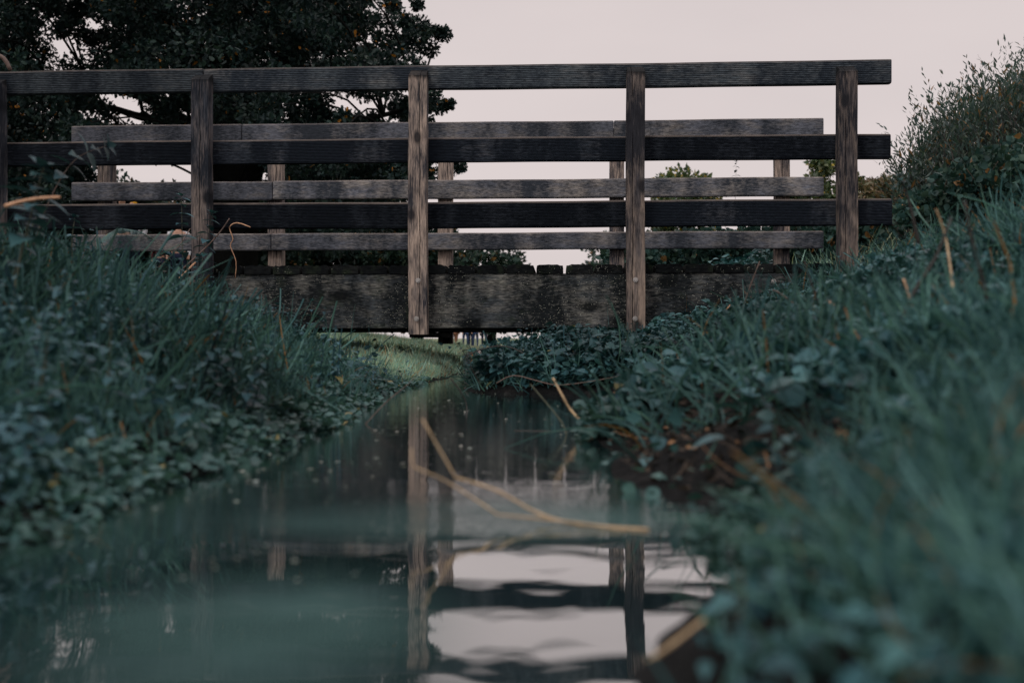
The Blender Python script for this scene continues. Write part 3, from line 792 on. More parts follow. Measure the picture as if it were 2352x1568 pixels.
def mud(x, y):      # bare mud patch on the right bank
    d = ((x-.33)/.22)**2 + ((y-1.5)/.5)**2
    return 1 - .93*np.exp(-d**2*.8)
def bare_edge(x, y):   # earth slump along the right waterline
    return 1 - .86*sstep(1.0, 1.12, y)*(1-sstep(1.75, 1.95, y))*(1-sstep(.13, .2, x-xright(y)))
def patchy(s, lo=.15):
    return lambda x, y: lo + (1-lo)*sstep(.38, .62, fbm(x*2.2, y*2.2, s))
def both(*fs):
    def f(x, y):
        v = 1.
        for g in fs: v = v*g(x, y)
        return v
    return f
# left bank
lw = lambda y: .4+y*.55
hgt_l = lambda x, y: .5+.5*sstep(.15, .7, xleft(y)-x-.5*sstep(3.2, 4.6, y))
g = grass(115000, -1, .75, 7.0, lw, .08, .22, .0042, both(lambda x, y: sstep(.0, .2, xleft(y)-x)*.8+.2, lambda x, y: .7+.3*sstep(1.6, 2.4, y), lambda x, y: 1-sstep(3.7, 4.3, y)*(1-sstep(.55, .8, xleft(y)-x))), hf=hgt_l)
tag(leafmesh('bank_grass', g, M['grass']), 'long bluish green grass on the left bank', 'grass', kind='stuff')
g_ = grass(5200, -1, 1.3, 5.5, lw, .13, .25, .0048, lambda x, y: sstep(.05, .2, xleft(y)-x)*(1-sstep(3.7, 4.3, y)*(1-sstep(.55, .8, xleft(y)-x))), lean=.75)
tag(leafmesh('tall_grass', g_, M['grass']), 'long arching grass blades hanging over the left bank', 'grass', kind='stuff')
g = cover(17000, -1, .65, 6.0, lambda y: .35+y*.4, .13, .023, L_NETTLE, both(patchy(41, .04), lambda x, y: 1-.8*sstep(2.6, 3.8, y)*sstep(.25, .6, xleft(y)-x), lambda x, y: 1-.97*sstep(3.8, 4.3, y)))
g += cover(1500, -1, .65, 2.0, lambda y: .6+y*.25, .18, .028, L_NETTLE, patchy(44, .03))
tag(leafmesh('undergrowth', g, M['nettle']), 'dense low nettle leaves covering the left bank', 'undergrowth', kind='stuff')
g = cover(12000, -1, .7, 4.4, lambda y: .045+0*y, .03, .017, L_ROUND, lambda x, y: .25+.75*sstep(.4, .6, fbm(x*6, y*5, 8)), x0off=-.09)
tag(leafmesh('watercress', g, M['cress']), 'small pale watercress leaves along the left waterline', 'water plants', kind='stuff')
def nettle_patch(n, side, y0, y1, d0, d1, hmin, hmax, lsize, seed, dens=None):
    """whole plants: stem with crossed pairs of leaves getting smaller to the tip"""
    y = y0*(y1/y0)**rng.random(n); dd = d0+(d1-d0)*rng.random(n)**.8
    x = xleft(y)-dd if side < 0 else xright(y)+dd
    k = rng.random(n) < (.1+.9*sstep(.42, .58, fbm(x*2.6, y*2.6, seed))); x = x[k]; y = y[k]; n = len(x)
    z = height(x, y); h = (hmin+(hmax-hmin)*rng.random(n)); k = clear_of_bridge(x, y, z+h); x = x[k]; y = y[k]; z = z[k]; h = h[k]; n = len(x); lean = rng.normal(size=(n, 2))*.22
    P = []; D = []; S = []; NR = []; SP = []; SD = []; SS = []
    for i in range(n):
        top = np.array([lean[i, 0], lean[i, 1], 1.])*h[i]; nn = int(4+h[i]/.035); ph = random.random()*3
        SP.append((x[i], y[i], z[i])); SD.append(top); SS.append((h[i]*1.02, .004, h[i]*1.02))
        for j in range(nn):
            t = .18+.82*(j+.5)/nn; q = np.array([x[i], y[i], z[i]])+top*t; sz = lsize*(1.15-.85*t)*random.uniform(.75, 1.2)
            for m_ in range(2):
                an = ph+j*1.57+m_*math.pi+random.uniform(-.35, .35)
                P.append(q); D.append((math.cos(an), math.sin(an), random.uniform(-.45, .15)+.5*(t > .9))); S.append(sz)
                NR.append((lean[i, 0]+random.gauss(0, .2), lean[i, 1]+random.gauss(0, .2), 1))
    P = np.array(P); D = np.array(D); S = np.array(S); NR = np.array(NR)
    z3 = D/np.linalg.norm(D, axis=1, keepdims=True); nrm = NR - z3*np.sum(NR*z3, 1, keepdims=True); nrm /= np.linalg.norm(nrm, axis=1, keepdims=True)
    return [scatter(L_NETTLE, P, np.stack([nrm, np.cross(z3, nrm), z3], 2), np.stack([S]*3, 1)),
            scatter(BLADES[0], np.array(SP), rot_axes(np.array(SD), rng.random(n)*6.28), np.array(SS))]
g = nettle_patch(300, -1, 1.15, 3.6, .03, .9, .07, .20, .037, 81) + nettle_patch(160, -1, 3.0, 5.2, .5, 1.7, .12, .26, .055, 83) + nettle_patch(60, -1, 1.2, 2.2, .12, .5, .14, .24, .036, 85)
tag(leafmesh('nettle_patch', g, M['nettle']), 'tangled nettles standing on the left bank', 'nettles', kind='stuff')
g = nettle_patch(330, 1, 3.5, 6.5, .02, 1.1, .09, .20, .045, 87) + nettle_patch(260, 1, 1.9, 4.2, .02, .7, .05, .13, .032, 89) + nettle_patch(300, 1, 1.5, 5.5, .4, 1.9, .06, .15, .036, 93)
tag(leafmesh('nettle_patch', g, M['nettle']), 'dark nettles on the right bank and under the bridge', 'nettles', kind='stuff')
# right bank
rw = lambda y: .5+y*.55
g = grass(95000, 1, .36, 7.2, rw, .06, .175, .0046, both(mud, bare_edge, patchy(91, .22), lambda x, y: .15+.85*sstep(.10, .6+.0*y, x-np.interp(y, YS, XS)), ), power=1., lean=.6)
g += grass(3500, 1, 1.5, 7.0, rw, .13, .24, .0048, patchy(92, .1), lean=.8)
g += grass(9000, 1, 3.5, 7., lambda y: .9+0*y, .05, .16, .005, None, lean=.9)
g += grass(10000, 1, .33, 1.6, lambda y: .35+.5*y, .10, .24, .0075, both(mud, bare_edge, lambda x, y: .1+.9*sstep(.04, .12, x-xright(y))), lean=.8)
tag(leafmesh('bank_grass', g, M['grass']), 'matted bluish green grass on the right bank', 'grass', kind='stuff')
g = cover(52000, 1, 1.3, 6.5, lambda y: .35+.28*y, .11, .030, L_BRAMBLE, both(mud, bare_edge, patchy(51, .25), lambda x, y: 1-.45*sstep(.25, .6, x-np.interp(y, YS, XS))))
g2 = cover(21000, 1, 3.45, 6.2, lambda y: .95+0*y, .15, .034, L_NETTLE, patchy(53, .3))
g += cover(1500, 1, .33, 1.5, lambda y: .45+0*y, .10, .040, L_NETTLE, both(mud, bare_edge, patchy(57, .5)))
g += cover(9000, 1, 4.6, 7.4, lambda y: 1.2+0*y, .14, .036, L_NETTLE, None, x0off=.1)
g += cover(12000, 1, 7.3, 10.0, lambda y: 1.9+0*y, .34, .045, L_NETTLE, None, x0off=.2)
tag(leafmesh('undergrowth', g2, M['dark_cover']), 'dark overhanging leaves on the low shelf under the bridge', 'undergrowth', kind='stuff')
tag(leafmesh('undergrowth', g, M['cover']), 'dense mint like leaves covering the right bank', 'undergrowth', kind='stuff')
g = cover(5000, 1, .8, 3.3, lambda y: .10+0*y, .035, .016, L_ROUND, both(mud, bare_edge, lambda x, y: .2+.8*sstep(.4, .6, fbm(x*6, y*5, 9))), x0off=-.06)
g += cover(2200, 1, 1.9, 2.3, lambda y: .10+0*y, .06, .02, L_ROUND, None, x0off=-.05)
tag(leafmesh('watercress', g, M['cress']), 'small pale watercress leaves along the right waterline', 'water plants', kind='stuff')
# litter on the slumped earth
n_ = 750; y = 1.0+1.0*rng.random(n_); x = xright(y)+.22*rng.random(n_)-.01
ang = rng.random(n_)*6.28; z3 = np.stack([np.cos(ang), np.sin(ang), rng.normal(size=n_)*.3], 1); z3 /= np.linalg.norm(z3, axis=1, keepdims=True)
nrm = np.tile([[0., 0, 1.]], (n_, 1)) + rng.normal(size=(n_, 3))*.5; nrm -= z3*np.sum(nrm*z3, 1, keepdims=True); nrm /= np.linalg.norm(nrm, axis=1, keepdims=True)
A_ = np.stack([nrm, np.cross(z3, nrm), z3], 2); q_ = rng.random(n_) < .8; P_ = np.stack([x, y, height(x, y)+.004], 1); s = .006+.014*rng.random(n_)
tag(leafmesh('leaf_litter', [scatter(L_BRAMBLE, P_[q_], A_[q_], np.stack([s, s, s], 1)[q_]), scatter(BLADES[1], P_[~q_], A_[~q_], np.stack([s*3, s*0+.0035, s*4], 1)[~q_])], M['litter']), 'brown dead leaves and straw bits on the bare earth edge', 'leaf litter', kind='stuff')
# flecks floating on the stream
n_ = 2600; x = rng.uniform(-.6, .5, n_); y = .8*(6.)**rng.random(n_)
k = (x > xleft(y)-.02) & (x < xright(y)+.02) & (rng.random(n_) < .05+.95*sstep(.56, .72, fbm(x*7, y*5, 71))); x = x[k]; y = y[k]; n_ = len(x)
ang = rng.random(n_)*6.28; z3 = np.stack([np.cos(ang), np.sin(ang), ang*0], 1); nrm = np.tile([[0., 0, 1.]], (n_, 1)) + rng.normal(size=(n_, 3))*.12
nrm -= z3*np.sum(nrm*z3, 1, keepdims=True); s = (.0015+.006*rng.random(n_)**2.5)*np.clip(y, 0, 1.6)
tag(leafmesh('floating_flecks', [scatter(L_ROUND, np.stack([x, y, x*0+.0025], 1), np.stack([nrm, np.cross(z3, nrm), z3], 2), np.stack([s*.3, s, s], 1))], M['fleck']), 'pale flecks and bits of weed floating on the stream', 'floating debris', kind='stuff')
# meadow beyond the bridge
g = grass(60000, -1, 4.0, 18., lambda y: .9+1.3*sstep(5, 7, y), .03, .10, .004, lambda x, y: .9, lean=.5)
tag(leafmesh('meadow_grass', g, M['grass_far']), 'pale grass slope beyond the bridge on the left', 'grass', kind='stuff')
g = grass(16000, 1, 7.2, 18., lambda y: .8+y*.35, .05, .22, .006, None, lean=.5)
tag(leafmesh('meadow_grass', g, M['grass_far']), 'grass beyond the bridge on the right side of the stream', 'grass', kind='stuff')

# ------------------------------------------------------------------ single plants
def stem_plant(name, label, cat, path, rad, leaf, lmat, lsize, npair, start=.25, smat=None, top=True, group=None, droop=.2, taper=.6, whorl=2):
    path = smooth_path(path, 8); base = path[0]
    root = empty(name, base); tag(root, label, cat, group)
    mb = MB().tube(path, [rad*(1-.7*k/len(path)) for k in range(len(path))], 7)
    mb.build('stem', smat or M['stem'], root, loc=base).location = (0, 0, 0)
    P = []; D = []; S = []; NR = []
    for i in range(npair):
        t = start + (1-start)*((i+.5)/npair)
        f = t*(len(path)-1); a = int(min(f, len(path)-2)); p = path[a].lerp(path[a+1], f-a); ax = (path[a+1]-path[a]).normalized()
        s0 = lsize*(1-taper*t)*random.uniform(.8, 1.15)
        ref = Vector((1, 0, 0)) if abs(ax.x) < .8 else Vector((0, 0, 1))
        u = ax.cross(ref).normalized(); v = ax.cross(u)
        ph = i*1.57 + random.uniform(-.3, .3)
        for k in range(whorl):
            an = ph + k*2*math.pi/whorl
            d = (u*math.cos(an)+v*math.sin(an)) + ax*random.uniform(.1, .5) - Vector((0, 0, droop))
            P.append(p); D.append(d); S.append(s0); NR.append(ax + Vector((0, 0, .4)))
    if top:
        for k in range(4):
            an = k*1.57; d = u*math.cos(an)+v*math.sin(an)+ax*.8
            P.append(path[-1]); D.append(d); S.append(lsize*.35); NR.append(ax)
    P = np.array(P); D = np.array(D); S = np.array(S); NR = np.array(NR)
    z3 = D/np.linalg.norm(D, axis=1, keepdims=True)
    nrm = NR + rng.normal(size=NR.shape)*.15; nrm -= z3*np.sum(nrm*z3, 1, keepdims=True); nrm /= np.linalg.norm(nrm, axis=1, keepdims=True)
    A = np.stack([nrm, np.cross(z3, nrm), z3], 2)
    leafmesh('foliage', [scatter(leaf, P, A, np.stack([S]*3, 1))], lmat, root, loc=base).location = (0, 0, 0)
    return root
def nettle(label, pts, Y0, lsize=.06, npair=7, rad=.0025, start=.2, **kw):
    """pts: (px, py) along the stem from foot to tip"""
    path = [at(px, py, Y0+ (dy[0] if dy else 0)) for px, py, *dy in pts]
    return stem_plant('nettle', label, 'nettle', path, rad, L_NETTLE, M['nettle'], lsize, npair, start, **kw)
nettle('tall out-of-focus nettle standing at the left edge before the lower rail', [(20, 760), (45, 600), (75, 480), (100, 385)], 1.9, .11, 10, .003, .45)
nettle('nettle arching to the right across the middle rail at the left', [(60, 620), (110, 470), (170, 370), (245, 335)], 2.6, .10, 6, .002, .5, smat=M['cane'])
nettle('yellowing nettle at the left edge below the salmon leaf', [(15, 700), (50, 570), (85, 500)], 2.1, .075, 5, .003, .3)
nettle('nettle top in front of the low rail right of the salmon leaf', [(170, 640), (165, 560), (172, 500)], 3.0, .07, 5)
nettle('blurred nettle low in the left foreground with broad leaves', [(60, 1000), (100, 860), (110, 760)], 1.35, .06, 6)
nettle('blurred leafy nettle in the left foreground beside the grass', [(240, 1010), (250, 860), (255, 740)], 1.5, .05, 7)
nettle('blurred nettle at the left edge just above the water', [(20, 1140), (60, 1040), (70, 950)], 1.15, .055, 6)
nettle('nettle shoot climbing the left face of the second post', [(420, 640), (418, 520), (417, 450)], 4.9, .10, 6)
nettle('leafy nettle shoot growing up the right side of the second post', [(470, 680), (465, 600), (478, 540), (487, 490)], 5.2, .12, 9)
nettle('nettle in front of the second post foot', [(440, 720), (452, 640), (456, 590)], 5.0, .11, 7)
nettle('nettle between the fern and the second post', [(330, 700), (360, 620), (380, 585)], 4.8, .13, 6)
nettle('broad nettle top right of the second post foot against the side beam', [(510, 770), (515, 720), (518, 690)], 4.9, .12, 4)
nettle('small nettle tip against the beam, second right of the second post', [(590, 760), (588, 720), (588, 692)], 4.9, .09, 4)
nettle('small nettle tip against the beam between two others', [(640, 760), (638, 725), (638, 700)], 4.9, .08, 3)
nettle('nettle tip against the beam halfway to the middle post', [(712, 765), (715, 725), (716, 692)], 4.9, .09, 4)
nettle('dark nettle cluster at the left waterline below the bridge', [(850, 930), (860, 880), (862, 820)], 3.4, .07, 7)
nettle('nettle leaning over the water at the left bank corner', [(790, 930), (830, 880), (850, 845)], 3.2, .065, 6)
nettle('slim nettle standing at the left tip of the right bank under the bridge', [(1110, 895), (1080, 840), (1055, 790)], 3.6, .05, 6, .002, .5, smat=M['dark_stem'])
nettle('thin dark weed tip against the sky above the back rail', [(1688, 480), (1690, 420), (1691, 372)], 7.4, .06, 7, .0015, .3)
nettle('drooping nettle beside the muddy right bank', [(1490, 960), (1500, 900), (1490, 850)], 2.9, .05, 7)
nettle('blurred dark nettle in front of the right bank grass', [(2110, 560), (2090, 470), (2068, 405)], 2.0, .05, 3, .004, .7, smat=M['dark_stem'])

def bent(name, label, cat, pts, rad, mat, group=None, sm=3, base=0, node=0):
    """pts (px,py,Y)"""
    p = [at(a, b, c) for a, b, c in pts]
    q = smooth_path(p, sm) if sm > 1 else p
    mb = MB(); n_ = len(q)
    rr_ = [rad*(1-.45*k/n_)*(1.25 if node and k % node == 0 else 1) for k in range(n_)]
    mb.tube(q, rr_, 7)
    ob = mb.build(name, mat, loc=q[0]); tag(ob, label, cat, group); return ob
bent('reed_stem', 'thick bent salmon reed stem sticking highest out of the stream', 'reed stem',
     [(1490, 1216, 1.03), (1330, 1203, 1.06), (1240, 1180, 1.08), (1150, 1130, 1.10), (1095, 1110, 1.11), (1047, 1096, 1.12), (1043, 1090, 1.12), (970, 962, 1.14)], .0016, M['reed'], node=3)
bent('reed_stem', 'thinner bent reed stem lying left of the salmon one in the stream', 'reed stem',
     [(1440, 1216, 1.03), (1290, 1196, 1.05), (1150, 1182, 1.05), (1142, 1180, 1.05), (1085, 1142, 1.07), (1020, 1102, 1.08), (952, 1072, 1.09), (948, 1066, 1.09), (945, 1030, 1.1)], .0012, M['reed'])
bent('reed_stem', 'broken brown stem leaning out of the water at the right bank', 'reed stem',
     [(1372, 1000, 2.05), (1345, 976, 2.08), (1310, 940, 2.1), (1290, 905, 2.1), (1270, 868, 2.12)], .0034, M['reed'], node=4)
bent('reed_stem', 'thin olive stem left of the broken brown one at the right bank', 'reed stem',
     [(1302, 1002, 2.05), (1292, 972, 2.06), (1255, 925, 2.08), (1218, 882, 2.1)], .0017, M['stem'])
bent('reed_stem', 'pale upright stem at the right waterline', 'reed stem', [(1410, 1005, 2.1), (1409, 950, 2.1), (1411, 900, 2.1)], .0013, M['straw'])
bent('dead_stick', 'floating brown stick in scum before the right bank', 'stick', [(1180, 989, 2.14), (1260, 990, 2.13), (1340, 992, 2.12), (1420, 988, 2.13)], .0016, M['dark_stem'])
bent('dry_stalk', 'bright dry stalk slanting up to the second post', 'dry stalk', [(340, 702, 4.9), (380, 668, 4.95), (415, 636, 5.), (449, 602, 5.1)], .0065, M['straw'], node=4)
bent('dry_stalk', 'dry stalk leaning right out of the left bank grass', 'dry stalk', [(334, 780, 4.3), (322, 740, 4.3), (303, 705, 4.3)], .006, M['straw'], node=3)
bent('dry_stalk', 'short vertical dry stalk in the left bank grass', 'dry stalk', [(305, 716, 4.4), (318, 690, 4.4), (330, 676, 4.4)], .004, M['straw'])
bent('dry_stalk', 'dry stalk broken upward at the left edge of the bank grass', 'dry stalk', [(172, 700, 4.), (182, 664, 4.)], .005, M['straw'])
bent('bramble_cane', 'long brown cane rising right past the second post', 'bramble cane', [(300, 745, 4.9), (380, 655, 5.), (450, 590, 5.1), (500, 540, 5.2), (527, 502, 5.2)], .0055, M['cane'])
bent('bramble_cane', 'thin dark cane left of the second post reaching the low rail', 'bramble cane', [(290, 710, 4.9), (340, 640, 5.), (400, 580, 5.), (437, 525, 5.1)], .004, M['cane'])
bent('bramble_cane', 'dark cane running low to the right across the beam', 'bramble cane', [(430, 745, 4.8), (520, 728, 4.8), (620, 718, 4.8), (700, 710, 4.8), (760, 712, 4.8)], .0028, M['dark_stem'])
bent('dry_vine', 'withered pale vine hanging from the low rail right of the second post', 'vine', [(575, 522, 5.3), (545, 512, 5.3), (527, 522, 5.3), (535, 548, 5.3), (529, 565, 5.3), (542, 600, 5.3), (540, 640, 5.3)], .0035, M['straw'])
bent('dry_stalk', 'straw coloured stalk slanting over the water at the left bank corner', 'dry stalk', [(832, 982, 2.3), (885, 925, 2.35), (930, 888, 2.4), (974, 848, 2.4)], .0013, M['cane'])
bent('bramble_cane', 'brown arching cane end behind the top rail at the left edge', 'bramble cane', [(-60, 150, 6.3), (-20, 128, 6.3), (8, 134, 6.3), (24, 162, 6.3)], .02, M['cane'])
bent('dark_twig', 'dark twig hanging in the water between the banks', 'twig', [(1036, 870, 2.7), (1062, 905, 2.7), (1072, 935, 2.7), (1072, 972, 2.6)], .002, M['dark_stem'])
bent('bramble_cane', 'thin cane arching above the water in front of the right bank shelf', 'bramble cane', [(1140, 880, 3.3), (1180, 862, 3.3), (1240, 876, 3.25), (1290, 884, 3.2), (1400, 868, 3.1), (1470, 850, 3.)], .0022, M['cane'])
bent('bramble_cane', 'dark cane arching from the right shelf towards the open water', 'bramble cane', [(1260, 850, 3.7), (1180, 800, 3.7), (1120, 798, 3.7), (1070, 818, 3.7)], .003, M['dark_stem'])
# right bank stalks
for k, (lab, pts, r, m_) in enumerate([
    ('salmon dry stalk lying on the right bank, thickest of the stalks', [(1990, 770, 2.0), (1950, 730, 2.), (1900, 690, 2.)], .0042, 'straw'),
    ('thin salmon stalk across the right bank above the mud', [(1980, 860, 1.7), (1960, 810, 1.7), (1940, 770, 1.7)], .003, 'straw'),
    ('upright pale red stalk in the right bank grass', [(2100, 740, 1.6), (2092, 690, 1.6), (2075, 640, 1.6)], .0026, 'straw'),
    ('brown broken stalk on the leafy part of the right bank', [(1765, 850, 2.7), (1740, 800, 2.7), (1705, 752, 2.7)], .004, 'cane'),
    ('olive stalk behind the salmon one on the right bank', [(1850, 720, 2.6), (1800, 680, 2.6), (1775, 665, 2.6)], .004, 'cane'),
    ('tall dark weed stalk curving out of the right bank', [(2060, 800, 1.5), (2072, 740, 1.5), (2100, 670, 1.5), (2150, 590, 1.5), (2185, 500, 1.5)], .0035, 'dark_stem'),
    ('tall dark straight weed stalk at the right', [(2290, 860, 1.4), (2270, 700, 1.4), (2235, 560, 1.4), (2215, 460, 1.4)], .003, 'dark_stem'),
    ('short dark stump of stalk in the right bank grass', [(1880, 700, 2.), (1860, 640, 2.), (1848, 600, 2.)], .0025, 'dark_stem'),
    ('pale stalk crossing the tall dark one at the right edge', [(2200, 760, 1.5), (2175, 560, 1.6), (2150, 480, 1.6)], .0022, 'reed'),
    ('thin dark stalk on the leafy slope of the right bank', [(1725, 830, 3.), (1700, 760, 3.), (1712, 690, 3.), (1745, 600, 3.)], .0028, 'cane'),
    ('blurred straw in the bottom right corner over the water', [(1390, 1568, .62), (1500, 1510, .62), (1620, 1420, .62)], .0021, 'reed'),
    ('blurred tan straw lying across the bottom of the picture', [(1440, 1550, .60), (1600, 1530, .60), (1760, 1520, .60)], .0016, 'straw'),
]):
    bent('dry_stalk' if m_ != 'dark_stem' else 'weed_stalk', lab, 'stalk', pts, r, M[m_])
# twigs on mud
bent('twig', 'forked pale twig lying on the muddy right bank', 'twig', [(1685, 985, 1.75), (1720, 980, 1.75), (1765, 962, 1.75), (1800, 935, 1.8)], .0045, M['straw'])
bent('twig', 'second pale twig below the forked one on the mud', 'twig', [(1725, 1020, 1.6), (1760, 1000, 1.62), (1785, 970, 1.65)], .0035, M['straw'])

def curled_leaf(label, c, size, mat, rz=0., rx=.4):
    V, F, t = L_BRAMBLE; Vv = V.copy()
    Vv[:, 0] += .35*np.sin(V[:, 2]*3)*.3 + .6*V[:, 1]**2
    Mx = Matrix.Rotation(rz, 3, 'Z') @ Matrix.Rotation(R(75)+rx, 3, 'X')
    Vv = np.array([tuple(Mx @ Vector(v)) for v in Vv])*size
    ob = mesh_from('fallen_leaf', Vv, F, mat, loc=c, smooth=True)
    md = ob.modifiers.new('t', 'SOLIDIFY'); md.thickness = .0008
    tag(ob, label, 'leaf'); return ob
curled_leaf('curled orange leaf on the mud, nearest to the water', at(1650, 1035, 1.5), .035, M['dead_leaf'], .6)
curled_leaf('pale orange leaf beside the curled one on the mud', at(1690, 1020, 1.52), .03, M['straw'], 2.2, .9)
curled_leaf('orange leaf in the foliage above the forked twig', at(1730, 880, 2.1), .02, M['dead_leaf'], 1.)
bent('fallen_leaf', 'long salmon leaf out of focus at the left edge', 'leaf', [(12, 474, 1.8), (45, 464, 1.8), (95, 455, 1.8), (138, 453, 1.8)], .0040, M['straw'])
for i, (px, py) in enumerate(((1668, 710), (1690, 706), (1710, 712))):
    curled_leaf(('orange dry leaf at the foot of the beam, left of three', 'orange dry leaf at the foot of the beam, middle of three', 'orange dry leaf at the foot of the beam, right of three')[i], at(px, py, 4.6), .06, M['dead_leaf'], i*1.3)
# lump of rotten wood
def rot_lump():
    c = at(1040, 838, 8.3); bm = bmesh.new(); bmesh.ops.create_icosphere(bm, subdivisions=4, radius=1)
    for v in bm.verts:
        p = v.co.copy(); n_ = float(fbm(np.array([p.x*3+5]), np.array([p.y*3+p.z*2.5]), 3)[0]); n2 = float(fbm(np.array([p.x*9+5]), np.array([p.y*2+p.z*3]), 4)[0])
        v.co = Vector((p.x*.066, p.y*.05, p.z*.08))*(.7+.5*n_+.3*n2)
    me = bpy.data.meshes.new('rotten_stump'); bm.to_mesh(me); bm.free(); me.materials.append(M['rot'])
    ob = bpy.data.objects.new('rotten_stump', me); col.objects.link(ob); ob.location = (c.x, c.y, c.z-.01)
    tag(ob, 'rust brown rotten wood lump in the grass beyond the stream bend', 'rotten wood')
rot_lump()

# fern frond over the low rail
def fern():
    path = smooth_path([at(200, 640, 4.7), at(225, 560, 4.75), at(265, 530, 4.8), (at(310, 530, 4.8)), at(352, 550, 4.85)], 10)
    root = empty('fern', path[0]); tag(root, 'arching fern frond before the lowest back rail, left of the second post', 'fern')
    MB().tube(path, .0022, 5).build('stem', M['stem'], root, loc=path[0]).location = (0, 0, 0)
    P = []; D = []; S = []; NR = []
    n_ = len(path)
    for i in range(10, n_-1):
        for sub in (0,):
            p = path[i].lerp(path[i+1], sub); t = (i+sub-10)/(n_-11); ln = .12*math.sin(math.pi*min(1, .28+t*.72))+.008
            ax = (path[i+1]-path[i]).normalized(); sd = ax.cross(Vector((0, 0, 1))).normalized()
            for s in (-1, 1):
                d = (sd*s + ax*.45 + Vector((0, 0, -.25+.3*s))).normalized()
                m_ = 9
                for k in range(m_):
                    q = p + d*ln*(k+.5)/m_ + Vector((0, 0, -.25*ln*((k+.5)/m_)**2))
                    for s2 in (-1, 1):
                        P.append(q); D.append(ax*s2 + d*.35); S.append(ln*.22*(1-k/m_*.8)); NR.append(Vector((0, -.3, 1)))
    P = np.array(P); D = np.array(D); S = np.array(S); NR = np.array(NR)
    z3 = D/np.linalg.norm(D, axis=1, keepdims=True); nrm = NR - z3*np.sum(NR*z3, 1, keepdims=True); nrm /= np.linalg.norm(nrm, axis=1, keepdims=True)
    leafmesh('foliage', [scatter(L_WILLOW, P, np.stack([nrm, np.cross(z3, nrm), z3], 2), np.stack([S]*3, 1))], M['cress'], root, loc=path[0]).location = (0, 0, 0)
fern()

# ------------------------------------------------------------------ people
def cloth(name, c): return plain(name, c, .9, bump=.3, bscale=25, var=.2, spec=.1)
M['skin'] = plain('skin', (.42, .24, .17), .55, var=.08)
def skin_mesh(name, joints, edges, mat, parent, root=0, sub=2):
    me = bpy.data.meshes.new(name); me.from_pydata([j[0] for j in joints], edges, []); me.update()
    ob = bpy.data.objects.new(name, me); col.objects.link(ob)
    ob.modifiers.new('s', 'SKIN'); md = ob.modifiers.new('u', 'SUBSURF'); md.levels = md.render_levels = sub
    if not me.skin_vertices:
        bpy.context.view_layer.objects.active = ob; 
        me.attributes.active = None if False else me.attributes.active
    for i, j in enumerate(joints):
        v = me.skin_vertices[0].data[i]; r = j[1]; v.radius = r if hasattr(r, '__len__') else (r, r); v.use_root = (i == root)
    me.materials.append(mat); ob.parent = parent
    dg = bpy.context.evaluated_depsgraph_get(); dg.update()
    ev = bpy.data.meshes.new_from_object(ob.evaluated_get(dg)); ob.modifiers.clear(); ob.data = ev; ev.name = name
    ev.polygons.foreach_set('use_smooth', np.ones(len(ev.polygons), dtype=bool))
    return ob
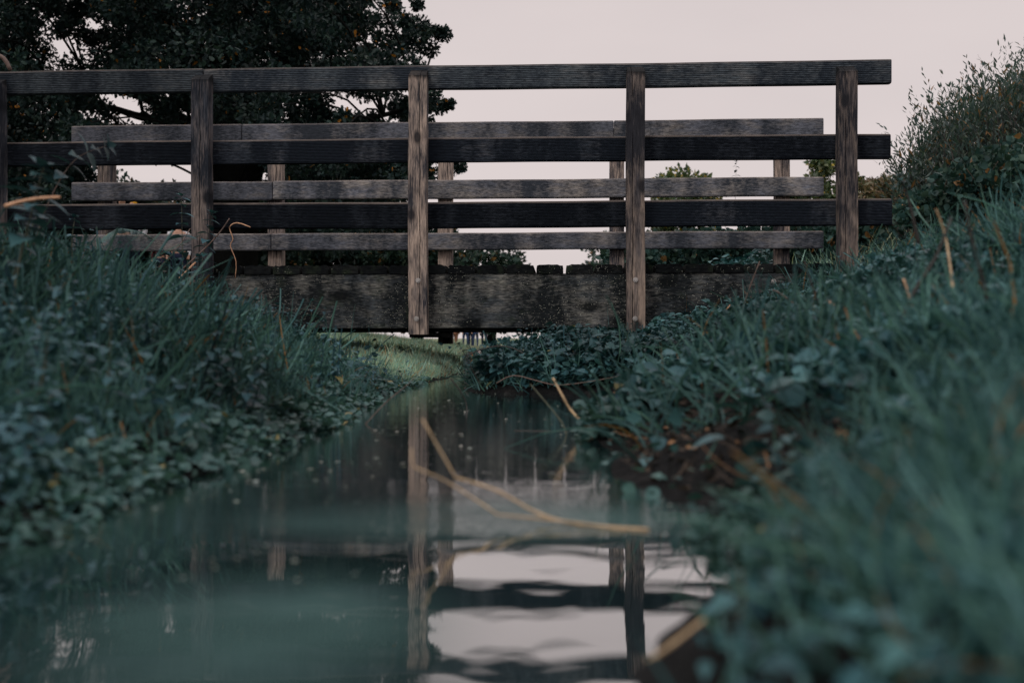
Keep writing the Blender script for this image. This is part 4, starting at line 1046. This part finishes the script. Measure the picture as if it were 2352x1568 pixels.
def person(label, px, Yd, foot_z, h, face, top, legs, hair, hood=None, stride=.12, group=None, arm=0., hat=None):
    x = (px-CX)*Yd/FP
    root = empty('person', (x, Yd, foot_z), face); tag(root, label, 'person', group)
    k = h/1.75
    def s(p): return (p[0]*k, p[1]*k, p[2]*k)
    J = [((0, 0, .96), (.15, .11)), ((0, 0, 1.15), (.13, .10)), ((0, 0, 1.36), (.16, .105)), ((0, 0, 1.48), .055), ((0, -.01, 1.54), .052), ((0, -.01, 1.63), (.078, .095)), ((0, 0, 1.70), (.07, .085)),
         ((.09, 0, .9), .088), ((.1, -stride, .5), .058), ((.1, -stride*.7, .09), .04), ((.1, -stride*.7-.14, .03), .035),
         ((-.09, 0, .9), .088), ((-.1, stride*.6, .5), .058), ((-.1, stride*1.3, .09), .04), ((-.1, stride*1.3-.14, .03), .035),
         ((.19, 0, 1.4), .055), ((.24, .03, 1.13), .043), ((.22, -.09-arm, .9+arm), .032), ((.21, -.13-arm, .83+arm), (.022, .04)),
         ((-.19, 0, 1.4), .055), ((-.24, .03, 1.13), .043), ((-.22, -.09, .9), .032), ((-.21, -.13, .83), (.022, .04)), ((0, -.11, 1.615), .018)]
    E = [(0, 1), (1, 2), (2, 3), (3, 4), (4, 5), (5, 6), (0, 7), (7, 8), (8, 9), (9, 10), (0, 11), (11, 12), (12, 13), (13, 14), (2, 15), (15, 16), (16, 17), (17, 18), (2, 19), (19, 20), (20, 21), (21, 22), (5, 23)]
    sc_ = lambda r, g_=1.: tuple(a*k*g_ for a in r) if hasattr(r, '__len__') else r*k*g_
    J2 = [(s(p), sc_(r)) for p, r in J]
    skin_mesh('body', J2, E, M['skin'], root, 0)
    ti = [0, 1, 2, 3, 15, 16, 17, 19, 20, 21]
    mp_ = {a: i for i, a in enumerate(ti)}
    Jt = [(s(J[a][0]), sc_(J[a][1], 1.22)) for a in ti]
    Et = [(mp_[a], mp_[b]) for a, b in E if a in mp_ and b in mp_]
    skin_mesh('jacket', Jt, Et, top, root, 0)
    li = [0, 7, 8, 9, 11, 12, 13]; mp_ = {a: i for i, a in enumerate(li)}
    Jl = [(s(J[a][0]), sc_(J[a][1], 1.18)) for a in li]; El = [(mp_[a], mp_[b]) for a, b in E if a in mp_ and b in mp_]
    skin_mesh('trousers', Jl, El, legs, root, 0)
    skin_mesh('hat' if hat else 'hair', [(s((0, .025, 1.63)), .085*k), (s((0, .01, 1.72)), .088*k)], [(0, 1)], hat or hair, root, 0)
    return root
navy = cloth('navy_cloth', (.012, .016, .035)); jean = cloth('denim', (.03, .05, .11)); yel = cloth('yellow_cloth', (.55, .28, .03))
grey = cloth('pale_grey_cloth', (.38, .38, .42)); brown = cloth('brown_cloth', (.16, .08, .05)); white = cloth('white_cloth', (.5, .52, .56)); red = cloth('red_cloth', (.05, .008, .012)); orange = cloth('orange_cloth', (.55, .16, .06))
hairm = plain('dark_hair', (.02, .014, .01), .6)
gf = 'walkers far off beyond the stream'
PY = 58.; pz = float(height(-3., PY))
person('far walker in a brown coat, leftmost of those under the bridge', 1047, PY, pz, 1.7, 2.6, brown, brown, hairm, group=gf)
person('far walker in a pale grey jumper and jeans under the bridge', 1069, PY, pz, 1.7, .4, grey, jean, hairm, group=gf, arm=.15)
person('far walker in dark clothes between the grey jumper and the yellow one', 1081, PY+1, pz, 1.72, 3., navy, navy, hairm, group=gf)
person('far walker with a yellow jacket under the bridge', 1092, PY-1, pz, 1.7, .2, yel, jean, hairm, group=gf)
person('far walker in a long navy coat, rightmost under the bridge', 1112, PY-3, pz, 1.8, 3.1, navy, navy, hairm, group=gf, stride=.04)
gn = 'people standing behind the left end of the bridge'
def gpos(px, Yd): return float(height((px-CX)*Yd/FP, Yd))
person('person in grey blue behind the rail left of the others', 258, 12.2, gpos(258, 12.2), 1.95-gpos(258, 12.2), .3, jean, navy, hairm, group=gn)
person('person with ruddy face seen between the rails beside the grey blue one', 281, 12., gpos(281, 12.), 1.92-gpos(281, 12.), .1, navy, navy, hairm, group=gn)
person('person in a white top with a yellow hat behind the rails', 306, 12.3, gpos(306, 12.3), 1.9-gpos(306, 12.3), -.2, white, navy, hairm, group=gn, hat=yel)
person('child in an orange hat and white jacket left of the second post', 410, 11.5, gpos(410, 11.5), 1.58-gpos(410, 11.5), .2, white, navy, hairm, group=gn, hat=orange)
person('child in navy and red left of the one in white', 368, 11.6, gpos(368, 11.6), 1.42-gpos(368, 11.6), .2, red, navy, hairm, group=gn)
